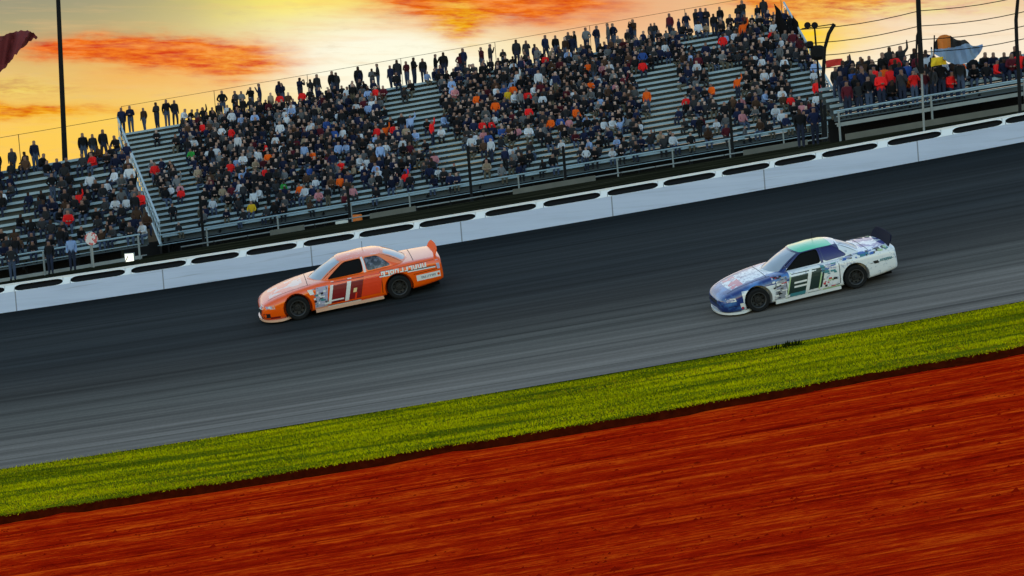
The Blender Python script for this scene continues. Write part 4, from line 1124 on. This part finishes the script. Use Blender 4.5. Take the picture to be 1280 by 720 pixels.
p1 = track_pt(440, 376); p2 = track_pt(1004, 365)
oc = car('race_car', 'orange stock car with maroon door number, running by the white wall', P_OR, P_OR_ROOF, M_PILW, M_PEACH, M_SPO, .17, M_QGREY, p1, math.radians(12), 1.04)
for fn in (S, S2):
    it = [('maroon', rect(-.20, .70, .22, .83, -.19), fn, 0), ('white', rect(.63, .71, .20, .85, -.20), fn, 1), ('white', rect(.14, .25, .21, .85, -.20), fn, 1), ('white', rect(.25, .60, .335, .375, -.01), fn, 1), ('white', rect(-.20, .70, .195, .23, -.01), fn, 1),
          ('cream', rect(-.12, -.03, .46, .57, -.04), fn, 1), ('hot', rect(-.08, -.03, .26, .44, -.06), fn, 1), ('hot', rect(-.72, -.21, .21, .84, -.19), fn, 0)]
    D('door_number', oc, None, it)
    it = [('lilac', rect(.72, 1.05, .23, .78, -.12), fn, 0)]; cluster(it, fn, .66, 1.04, .26, .76, ['lilac', 'grey', 'white', 'black', 'white', 'lilac', 'teal'], 40, 1, 3)
    it += [('peach', rect(.66, 1.05, .19, .25), fn, 2), ('white', rect(1.0, 1.12, .62, .76, .05), fn, 1)]
    D('sponsor_patch', oc, None, it)
    it = [('black', [(-2.34, .70), (-.80, .74), (-.82, .855), (-2.32, .875)], fn, 0), ('white', [(-2.34, .67), (-.80, .71), (-.80, .74), (-2.34, .70)], fn, 1)]
    scrawl(it, fn, -2.10, -.84, .735, .845, 'white', 10, 0.0, 5); 
    D('quarter_lettering', oc, None, it)
    it = [('white', rect(-2.44, -1.78, .40, .56, 0), fn, 0)]; scrawl(it, fn, -2.3, -1.9, .45, .51, 'grey', 6, 0, 8)
    D('bumper_patch', oc, None, it)
    D('headlight_decal', oc, None, [('peach', rect(2.10, 2.36, .43, .53, .02), fn, 1), ('lilac', rect(2.16, 2.33, .45, .51, .02), fn, 2), ('white', rect(2.20, 2.27, .46, .50, .02), fn, 3)])
    D('bumper_intake', oc, None, [('black', rect(2.26, 2.43, .20, .32, .0), fn, 1), ('maroon', rect(2.0, 2.26, .17, .22, .0), fn, 1)])
    D('tail_decal', oc, None, [('lilac', [(-2.46, .62), (-2.38, .62), (-2.36, .86), (-2.44, .86)], fn, 0)])
FR = lambda y, z, o: on_front(y, z, o)
D('grille', oc, None, [('black', rect(-.62, .62, .15, .23), FR, 1), ('black', rect(-.34, .34, .27, .40), FR, 1), ('black', rect(-.62, -.40, .30, .42), FR, 1), ('black', rect(.40, .62, .30, .42), FR, 1)])
for s in (1, -1): D('headlight_decal', oc, None, [('white', [(.40*s, .42), (.68*s, .42), (.70*s, .51), (.44*s, .53)], FR, 1), ('lilac', [(.48*s, .44), (.62*s, .44), (.64*s, .49), (.5*s, .50)], FR, 2)])
TP = lambda x, y, o: on_top(x, y, o)

wc = car('race_car', 'white and blue stock car with bright green roof, nearer the grass', P_WH, P_WH_ROOF, M_QBLUE, M_WLIP, M_NAVY, .26, M_QBLUE, p2, math.radians(14), .925)
for fn in (S, S2):
    it = [('forest', rect(.20, .70, .21, .82, -.22), fn, 0), ('forest', rect(-.26, .12, .21, .82, -.22), fn, 0), ('lime', rect(.70, .735, .20, .84, -.22), fn, 1), ('white', rect(.11, .21, .20, .84, -.22), fn, 1), ('white', rect(-.34, -.26, .20, .84, -.22), fn, 1),
          ('white', rect(.10, .46, .55, .60, -.015), fn, 1), ('white', rect(.13, .48, .44, .49, -.015), fn, 1), ('teal', rect(.20, .64, .22, .31, -.03), fn, 1), ('lime', rect(-.22, -.18, .26, .70, -.15), fn, 2)]
    D('door_number', wc, None, it)
    it = [('grey', rect(.76, 1.06, .23, .80, -.14), fn, 0)]; cluster(it, fn, .63, 1.05, .25, .84, ['lilac', 'grey', 'white', 'black', 'white', 'red', 'black'], 46, 1, 13)
    D('sponsor_patch', wc, None, it)
    D('headlight_decal', wc, None, [('white', rect(2.10, 2.34, .43, .52, .02), fn, 1), ('lilac', rect(2.16, 2.32, .45, .50, .02), fn, 2)])
    D('bumper_intake', wc, None, [('black', rect(2.02, 2.44, .14, .31, .0), fn, 1), ('white', rect(1.90, 2.0, .14, .36, .02), fn, 2), ('red', rect(1.94, 1.99, .2, .26, .0), fn, 3)])
    it = []; cluster(it, fn, -.80, -.34, .24, .50, ['red', 'white', 'black', 'lime'], 16, 1, 14); it += [('lime', rect(-.8, -.3, .20, .235), fn, 1)]
    D('skirt_patch', wc, None, it); it = []; cluster(it, fn, -.80, -.34, .6, .86, ['teal', 'grey', 'lilac', 'teal', 'blue'], 26, 1, 15); D('quarter_patch', wc, None, it); it = []
    cluster(it, fn, -1.9, -.9, .84, .93, ['teal', 'white', 'grey', 'blue', 'black', 'lilac'], 40, 1, 16); cluster(it, fn, -2.4, -1.8, .84, .93, ['teal', 'lime', 'black'], 10, 1, 18)
    D('tail_patch', wc, None, it)
    it = [('black', rect(-1.98, -1.84, .58, .66, .03), fn, 1)]; scrawl(it, fn, -2.35, -2.0, .60, .67, 'teal', 5, 0, 19)
    D('bumper_lettering', wc, None, it)
D('grille', wc, None, [('black', rect(-.78, .78, .14, .33), FR, 1), ('black', rect(-.36, .36, .36, .43), FR, 1)])
bmt.free()

# ------------------------------------------------------------------ poles, posts, flags, things behind the wall
def cloth(mb, corner, du, dv, nu=16, nv=10, amp=.12, ph=0.0, wav=2.2):
    corner, du, dv = Vector(corner), Vector(du), Vector(dv); nrm = du.cross(dv).normalized(); vs = []
    for th in (0, .012):
        for j in range(nv+1):
            for i in range(nu+1):
                a, b = i/nu, j/nv
                off = amp*a*math.sin(wav*2*math.pi*a+b*1.6+ph)+amp*.4*math.sin(5*a+4*b+ph)
                vs.append(corner+du*a+dv*b*(1-.12*a)+nrm*(off+th)-Vector((0, 0, .25*a*a*dv.length)))
    m = (nu+1)*(nv+1); fs = []
    for L in (0, 1):
        for j in range(nv):
            for i in range(nu):
                q = [j*(nu+1)+i, j*(nu+1)+i+1, (j+1)*(nu+1)+i+1, (j+1)*(nu+1)+i]; fs.append(tuple(L*m+k for k in (q if L else q[::-1])))
    return vs, fs

# tall lamp pole
p = at(80, 170, 185.0); zb = Z_BACK+gz(p.x, 185); top = at(71, -40, 185.0)
lp = empty('lamp_pole', (p.x, 185, zb)); tag(lp, 'tall dark lamp pole rising beyond the lower bleacher into the sky', 'lamp pole')
iv = Matrix.Translation(-lp.location)
def child(mb, nm, m, par, iv, **k):
    o = mb.build(nm, m, None, **k); o.parent = par; o.matrix_parent_inverse = iv; return o
dirv = (top-p).normalized(); base = p - dirv*((p.z-zb)/dirv.z)
mb = MB(); tip = top+dirv*5; mb.tube([base, p, top, tip], [.26, .19, .15, .13], 10); child(mb, 'shaft', M_DARK, lp, iv, smooth=True)
mb = MB(); mb.box(tip.x-1.6, tip.x+1.6, 184.9, 185.1, tip.z-.1, tip.z+.1); child(mb, 'crossarm', M_DARK, lp, iv)
for k in range(4):
    mb = MB(); xx = tip.x-1.35+k*.9; mb.box(xx-.28, xx+.28, 184.5, 184.88, tip.z+.12, tip.z+.6); child(mb, 'floodlight', M_ALU_D, lp, iv)

# catch fence posts and cables behind the wall
YF = 78.4
fence_pts = [1150, 1274]
for k, (pxb, pyb, pxt) in enumerate([(1153, 150, 1147), (1273, 128, 1270)]):
    b0 = at(pxb, pyb, YF); zg = -2.37+gz(b0.x, YF); t1 = at(pxt, -20, YF)
    root = empty('fence_post', (b0.x, YF, zg))
    tag(root, ['dark twin legged catch fence post standing before the flag and red shirted fans', 'dark curved catch fence post beyond the flag tip, cables tied to it'][k], 'fence post', 'catch fence posts')
    iv = Matrix.Translation(-root.location)
    if k == 0:
        mb = MB(); m0 = at(1152, 92, YF); mb.tube([(b0.x, YF, zg), m0], .035, 8); child(mb, 'lower_post', M_ALU_D, root, iv)
        j = at(1149, 34, YF)
        mb = MB(); mb.tube([m0, j, t1, t1+Vector((.1, -.5, 1.2))], [.085, .08, .075, .07], 8); child(mb, 'upper_post', M_DARK, root, iv, smooth=True)
        mb = MB(); mb.tube([m0+Vector((-.05, 0, .05)), at(1145, 80, YF), at(1146, 45, YF), j], .03, 8); child(mb, 'brace', M_DARK, root, iv)
    else:
        pts = [(b0.x, YF, zg)] + [tuple(at(x_, y_, YF)) for x_, y_ in ((1273, 85), (1271, 55), (1270, 25), (1273, -8))]
        pts.append(tuple(Vector(pts[-1])+Vector((.12, -.6, .9)))); mb = MB(); mb.tube(pts, [.05, .06, .06, .055, .05, .05], 8); child(mb, 'upper_post', M_DARK, root, iv, smooth=True)
cab = empty('fence_cable_run', (at(1150, 60, YF).x, YF, 0)); cab.location.z = gz(cab.location.x, YF); tag(cab, 'dark steel catch fence cables strung between the posts against the sky', 'fence cables')
iv = Matrix.Translation(-cab.location)
for ya, yb in ((34, -4), (52, 16), (68, 34), (84, 50)):
    mb = MB(); a = at(1000, ya+3, YF); b = at(1300, yb-6, YF); pts = []
    for i in range(13):
        t = i/12; q = a.lerp(b, t); q.z -= .10*math.sin(math.pi*((t*2.0) % 1.0)); pts.append(q)
    far = b+(b-a)*3; pts.append(far); mb.tube(pts, .014, 5); child(mb, 'cable', M_DARK, cab, iv)
# curved post at grandstand end
YC = 146.0
root = empty('bent_post', tuple(at(1030, 150, YC))); root.location.z = Z_BACK+gz(root.location.x, YC); tag(root, 'dark post with forward bent tip beside the grandstand end', 'post')
iv = Matrix.Translation(-root.location)
mb = MB(); mb.tube([root.location, at(1029, 90, YC), at(1031, 60, YC), at(1036, 42, YC), at(1043, 30, YC)], [.10, .10, .10, .11, .12], 8); child(mb, 'upright', M_DARK, root, iv, smooth=True)
a, b = at(1043, 30, YC), at(1002, 36, YC); mb = MB(); mb.tube([a, b], .03, 6); child(mb, 'cross_wire', M_DARK, root, iv)
# furled banners at the grandstand end
YB = GY+GRUN*GN-4
for k, (x0, y0, x1, y1) in enumerate(((968, 5, 988, 60), (991, 20, 1006, 74))):
    a, b = at(x0, y0, YB), at(x1, y1, YB); root = empty('furled_banner', tuple(b))
    tag(root, ['tall dark furled banner leaning at the grandstand top corner', 'shorter dark furled banner leaning beside the bent post'][k], 'banner', 'furled banners at the grandstand end'); iv = Matrix.Translation(-b)
    foot = b+(b-a)*.9
    mb = MB(); mb.tube([foot, b, a.lerp(b, .1), a], [.05, .05, .04, .03], 8); child(mb, 'pole', M_DARK, root, iv)
    mb = MB(); pts = [a.lerp(b, t) for t in (.04, .15, .35, .6, .85, 1.05)]; mb.tube([q+Vector((.08*math.sin(i*2.1), -.02, 0)) for i, q in enumerate(pts)], [.05, .15, .26, .34, .30, .12], 9); child(mb, 'cloth', simple('dark_cloth', (.008, .007, .008), .95, spec=.05), root, iv, smooth=True)
# speaker cluster / draped scoreboard shape near the corner
YD = 150.0; c0 = at(1022, 66, YD); root = empty('loudspeaker_stack', tuple(at(1024, 90, YD))); tag(root, 'dark loudspeaker cluster on a mast between the furled banner and bent post', 'loudspeaker'); iv = Matrix.Translation(-root.location)
mb = MB(); mb.tube([(c0.x, YD, Z_BACK+gz(c0.x, YD)), at(1018, 32, YD)], [.09, .05], 8); child(mb, 'mast', M_DARK, root, iv)
for (xx, yy, w_, h_) in ((1022, 66, .44, .44), (1012, 56, .22, .22)):
    q = at(xx, yy, YD); mb = MB(); k_ = 14
    rings = [(0, .55, .6), (.12, .9, .95), (.3, 1, 1), (.5, .92, .95), (.62, .6, .65)]
    vs = [(q.x+w_*s1*math.copysign(abs(math.cos(2*math.pi*i/k_))**.6, math.cos(2*math.pi*i/k_)), YD-.4+dy, q.z+h_*s2*math.copysign(abs(math.sin(2*math.pi*i/k_))**.6, math.sin(2*math.pi*i/k_))) for dy, s1, s2 in rings for i in range(k_)]
    mb.add(vs, [(j*k_+i, j*k_+(i+1) % k_, (j+1)*k_+(i+1) % k_, (j+1)*k_+i) for j in range(4) for i in range(k_)]+[tuple(range(k_)), tuple(range(4*k_, 5*k_))]); child(mb, 'horn', M_DARK, root, iv, smooth=True)
for xx in (1009, 1018):
    q = at(xx, 32, YD); mb = MB(); mb.tube([q+Vector((0, -.3, 0)), q, q+Vector((0, .3, .02))], [.20, .16, .08], 10); child(mb, 'lamp_head', M_DARK, root, iv)
mb = MB(); mb.tube([at(1006, 33, YD), at(1022, 31, YD)], .03, 6); child(mb, 'crossbar', M_DARK, root, iv)

def flag(label, pole_pts, corner, du, dv, fm, amp, ph, extra=None, pr=.025):
    b = Vector(pole_pts[0]); root = empty('flag', tuple(b)); tag(root, label, 'flag', 'flags flying round the stands'); iv = Matrix.Translation(-b)
    mb = MB(); mb.tube(pole_pts, pr, 7); child(mb, 'pole', M_DARK, root, iv)
    mb = MB(); mb.add(*cloth(mb, corner, du, dv, amp=amp, ph=ph)); child(mb, 'cloth', fm, root, iv, smooth=True)
    return root
def flag_mat():
    m, t, b = new_mat('blue_flag'); p = t.coord('UV'); return m
# big blue/orange flag
YG = 109.9
g0 = at(1166, 88, YG)
def big_flag_mat():
    m, t, b = new_mat('flag_cloth_blue_orange'); p = t.coord(); X, Y, Z = t.sep(p)
    a = at(1172, 62, YG); bb = at(1226, 54, YG)
    sl = (bb.z-a.z)/(bb.x-a.x)
    rel = t.math('SUBTRACT', Z, t.math('ADD', t.math('MULTIPLY', t.math('SUBTRACT', X, a.x), sl), a.z))
    blue = t.mix(t.noise(p, 1.4, 3), (.10, .20, .40, 1), (.32, .40, .52, 1))
    up = t.math('GREATER_THAN', t.math('ADD', rel, t.math('MULTIPLY', t.math('SUBTRACT', t.noise(p, 2.5, 2), .5), .25)), .02)
    c1, c2 = at(1188, 55, YG).x, at(1172, 55, YG).x
    orr = t.math('MULTIPLY', t.math('LESS_THAN', X, c1), t.math('GREATER_THAN', X, c2))
    c = t.mix(up, blue, t.mix(orr, (.015, .013, .014, 1), (.62, .17, .02, 1)))
    t.put(b.inputs['Base Color'], c); b.inputs['Roughness'].default_value = .8
    return m
def densify(P, k, amp):
    r = random.Random(len(P)+int(amp*10)); out = []
    for i in range(len(P)-1):
        p0, p1, p2, p3 = P[max(i-1, 0)], P[i], P[i+1], P[min(i+2, len(P)-1)]
        for q in range(k):
            t = q/k; f = lambda a, b, c, d: .5*(2*b+(c-a)*t+(2*a-5*b+4*c-d)*t*t+(3*b-a-3*c+d)*t**3)
            out.append((f(p0[0], p1[0], p2[0], p3[0]), f(p0[1], p1[1], p2[1], p3[1])+r.uniform(-amp, amp)*(i > 0)))
    return out+[P[-1]]
def big_flag():
    root = empty('flag', tuple(g0)); tag(root, 'large pale blue flag with orange and black upper edge flying above the fans', 'flag', 'flags flying round the stands'); iv = Matrix.Translation(-g0)
    mb = MB(); mb.tube([at(1160, 118, YG), at(1167, 78, YG), at(1168, 44, YG)], .03, 7); child(mb, 'pole', M_DARK, root, iv)
    up = [(1168, 53), (1175, 45), (1186, 44), (1196, 50), (1206, 50), (1216, 57), (1228, 55)]; lo = [(1167, 67), (1178, 73), (1188, 79), (1200, 80), (1213, 76), (1222, 70), (1229, 58)]
    up, lo = densify(up, 4, .6), densify(lo, 4, 1.1)
    vs = []; nv = 8
    for i, (a, b) in enumerate(zip(up, lo)):
        for j in range(nv+1):
            t = j/nv; q = at(a[0]+(b[0]-a[0])*t, a[1]+(b[1]-a[1])*t, YG+.16*math.sin(i*.62+t*2.2)+.06*math.sin(i*1.7-t*3)-.10); vs.append(q)
    n0 = len(vs); vs += [q+Vector((0, .015, 0)) for q in vs]
    m_ = nv+1; fs = []
    for L in (0, 1):
        for i in range(len(up)-1):
            for j in range(nv): fs.append(tuple(L*n0+k for k in (i*m_+j, (i+1)*m_+j, (i+1)*m_+j+1, i*m_+j+1)))
    mb = MB(); mb.add(vs, fs); o = child(mb, 'cloth', big_flag_mat(), root, iv, smooth=True)
big_flag()
# yellow pennant waved by red-shirted fan
YP = 109.6; q = at(1175, 88, YP)
flag('small yellow flag held up over the red shirted fans', [at(1164, 105, YP), at(1163, 72, YP)], at(1163, 73, YP), (.66, .05, .10), (0, 0, -.36), simple('yellow_cloth', (.82, .50, .01), .8, var=.3, vscale=4), .10, 1.0)
YR = 147.0
flag('small red flag hanging from the bent post by the grandstand end', [at(1031, 92, YR), at(1032, 74, YR)], at(1032, 76, YR), (.95, -.05, .16), (0, 0, -.42), simple('red_cloth', (.60, .03, .02), .8, var=.3, vscale=4), .05, 2.0)
# maroon flag entering at the photo's edge
YM = 140.0
def maroon():
    a = at(-30, 75, YM); root = empty('flag', tuple(at(-34, 190, YM))); tag(root, 'wind blown maroon flag in the sky beside the lamp pole', 'flag', 'flags flying round the stands'); iv = Matrix.Translation(-root.location)
    mb = MB(); mb.tube([at(-38, 330, YM), at(-40, 30, YM)], .05, 8); child(mb, 'pole', M_DARK, root, iv)
    up = [(-40, 46), (-15, 47), (0, 46), (10, 42), (20, 39), (32, 38), (40, 40), (46, 45)]; lo = [(-39, 118), (-18, 108), (0, 90), (8, 82), (16, 72), (26, 62), (36, 52), (47, 47)]
    up, lo = densify(up, 4, .9), densify(lo, 4, 1.8)
    vs = []; nv = 8
    for i, (c_, b) in enumerate(zip(up, lo)):
        for j in range(nv+1):
            t = j/nv; vs.append(at(c_[0]+(b[0]-c_[0])*t, c_[1]+(b[1]-c_[1])*t, YM+.25*math.sin(i*.5+t*2.0)+.10*math.sin(i*1.3+t*4)))
    n0 = len(vs); vs += [q+Vector((0, .015, 0)) for q in vs]; m_ = nv+1; fs = []
    for L in (0, 1):
        for i in range(len(up)-1):
            for j in range(nv): fs.append(tuple(L*n0+k for k in (i*m_+j, (i+1)*m_+j, (i+1)*m_+j+1, i*m_+j+1)))
    mb = MB(); mb.add(vs, fs); child(mb, 'cloth', simple('maroon_cloth', (.16, .018, .022), .85, var=.5, vscale=1.5), root, iv, smooth=True)
maroon()

# lollipop sign
YS = 123.5; p = on_ground(117, 330, YS); root = empty('round_sign', tuple(p)); tag(root, 'round red and white sign on a post behind the wall', 'sign'); iv = Matrix.Translation(-p)
zc_ = at(118, 298, YS).z
mb = MB(); mb.tube([p, (p.x, YS, zc_)], .035, 8); child(mb, 'post', simple('pale_post', (.30, .30, .28), .6), root, iv)
mb = MB(); mb.tube([(p.x, YS-.06, zc_), (p.x, YS-.02, zc_)], .32, 24); m_, t, b = new_mat('sign_face'); t.put(b.inputs['Base Color'], t.ramp(t.noise(t.coord(), 4.5, 2), [(.44, (.60, .10, .10)), (.5, (.70, .62, .62))], 'CONSTANT')); child(mb, 'sign_face', m_, root, iv)
# work light box
YL = 123.0; c0 = at(162, 322, YL); p = on_ground(162, 330, YL); root = empty('work_light', tuple(p)); tag(root, 'small lit white work light on a stand behind the wall', 'light'); iv = Matrix.Translation(-p)
mb = MB(); mb.tube([p, (p.x, YL, c0.z-.2)], .03, 6)
for a in (0, 2.1, 4.2): mb.tube([(p.x, YL, p.z+.35), (p.x+.3*math.cos(a), YL+.3*math.sin(a), p.z)], .018, 5)
child(mb, 'tripod', M_DARK, root, iv)
mb = MB(); mb.box(c0.x-.24, c0.x+.24, YL-.05, YL+.12, c0.z-.22, c0.z+.22); child(mb, 'housing', M_ALU_D, root, iv)
mb = MB(); mb.box(c0.x-.21, c0.x+.21, YL-.058, YL-.052, c0.z-.19, c0.z+.19); child(mb, 'lens', emit_mat('lit_lens', (1, .96, .82), 1.0), root, iv)
# orange crate and pale lamp on the walkway edge
YO = 147.5; q = at(447, 275, YO); zg = Z_BACK+gz(q.x, YO)
root = empty('orange_drum', (q.x, YO, zg)); tag(root, 'orange drum standing behind the wall above the orange car', 'drum'); iv = Matrix.Translation(-root.location)
H_ = q.z+.32-zg
mb = MB(); mb.tube([(q.x, YO, zg), (q.x, YO, zg+.1), (q.x, YO, zg+H_*.5), (q.x, YO, zg+H_)], [.36, .33, .30, .27], 16); child(mb, 'drum_shell', simple('orange_plastic', (.80, .17, .01), .5), root, iv, smooth=True)
mb = MB(); mb.tube([(q.x, YO, zg+H_), (q.x, YO, zg+H_+.05)], .20, 12); child(mb, 'lid', M_DARK, root, iv)
q = at(428, 281, YO); zg = Z_BACK+gz(q.x, YO); root = empty('cooler_box', (q.x, YO, zg)); tag(root, 'pale cooler box beside the orange drum', 'cooler'); iv = Matrix.Translation(-root.location)
H_ = max(.4, q.z+.25-zg)
mb = MB(); mb.box(q.x-.34, q.x+.34, YO-.22, YO+.22, zg, zg+H_*.8); child(mb, 'tub', simple('cream_plastic', (.55, .50, .40), .5), root, iv)
mb = MB(); mb.box(q.x-.36, q.x+.36, YO-.24, YO+.24, zg+H_*.8+.003, zg+H_); child(mb, 'lid', simple('white_lid', (.72, .70, .64), .5), root, iv)
xs = xs_range(at(1056, 155, 103).x, at(1290, 130, 103).x, 2); mb = MB(); mb.strip_x(xs, [(103, -1.7), (103, -1.14), (103.3, -1.14), (103.3, -1.7)], lambda x: gz(x, 103))
tag(mb.build('concrete_barrier', M_CONC), 'pale concrete barrier below the bleacher under the flags', 'barrier', 'concrete barriers behind the wall')
# thin dark posts and a pipe fence in front of the grandstand
YT = 148.6
for px, y0, y1, lab in ((256, 244, 318, 'thin dark post before the grandstand, nearest the stair rail'), (439, 234, 290, 'thin dark post before the grandstand beside the orange drum'), (590, 184, 252, 'tall thin dark post before the middle gap in the grandstand crowd'),
                       (708, 184, 238, 'thin dark post before the grandstand, second from the flag bleacher'), (917, 128, 202, 'thin dark post before the grandstand, nearest the flag bleacher')):
    p = at(px, y1, YT); zg = Z_BACK+gz(p.x, YT); root = empty('fence_post', (p.x, YT, zg)); tag(root, lab, 'fence post', 'thin posts before the grandstand'); iv = Matrix.Translation(-root.location)
    tp = at(px, y0, YT); mb = MB(); mb.tube([(p.x, YT, zg), (p.x, YT, tp.z)], .085, 8); child(mb, 'shaft', M_DARK, root, iv)
    mb = MB(); mb.tube([(p.x, YT, tp.z), (p.x, YT, tp.z+.08)], [.11, .05], 8); child(mb, 'cap', M_DARK, root, iv)
YQ = 145.0
xa, xb = at(225, 300, YQ).x, at(1035, 170, YQ).x; xs = xs_range(xa, xb, 2.0); zq = -1.45
root = empty('pipe_fence', (xa, YQ, zq+gz(xa, YQ))); tag(root, 'low dark steel pipe fence with two rails running before the grandstand', 'fence'); iv = Matrix.Translation(-root.location)
for hh in (.0, -.42):
    mb = MB(); mb.tube([(x, YQ, zq+hh+gz(x, YQ)) for x in xs], .04, 6); child(mb, 'rail', M_ALU_D, root, iv)
for x in xs[::1]:
    mb = MB(); mb.tube([(x, YQ, -2.5+gz(x, YQ)), (x, YQ, zq+.03+gz(x, YQ))], .045, 6); child(mb, 'fence_upright', M_DARK, root, iv)
# concrete kerb pieces on the ground before the grandstand
for k, (x0, x1) in enumerate(((at(335, 290, 138).x, at(378, 290, 138).x), (at(462, 290, 138).x, at(520, 290, 138).x), (at(640, 240, 138).x, at(745, 240, 138).x), (at(930, 200, 138).x, at(1012, 200, 138).x))):
    mb = MB(); xs = xs_range(x0, x1, 2); mb.strip_x(xs, [(138.6, -1.8), (138.65, -1.32), (138.9, -1.32), (138.95, -1.8)], lambda x: gz(x, 139))
    tag(mb.build('concrete_barrier', M_CONC), ['long pale concrete barrier before the grandstand, nearest the stair rail', 'pale concrete barrier just past the orange drum', 'longest pale concrete barrier below the middle of the grandstand', 'pale concrete barrier below the grandstand, nearest the flag bleacher'][k], 'barrier', 'concrete barriers before the grandstand')
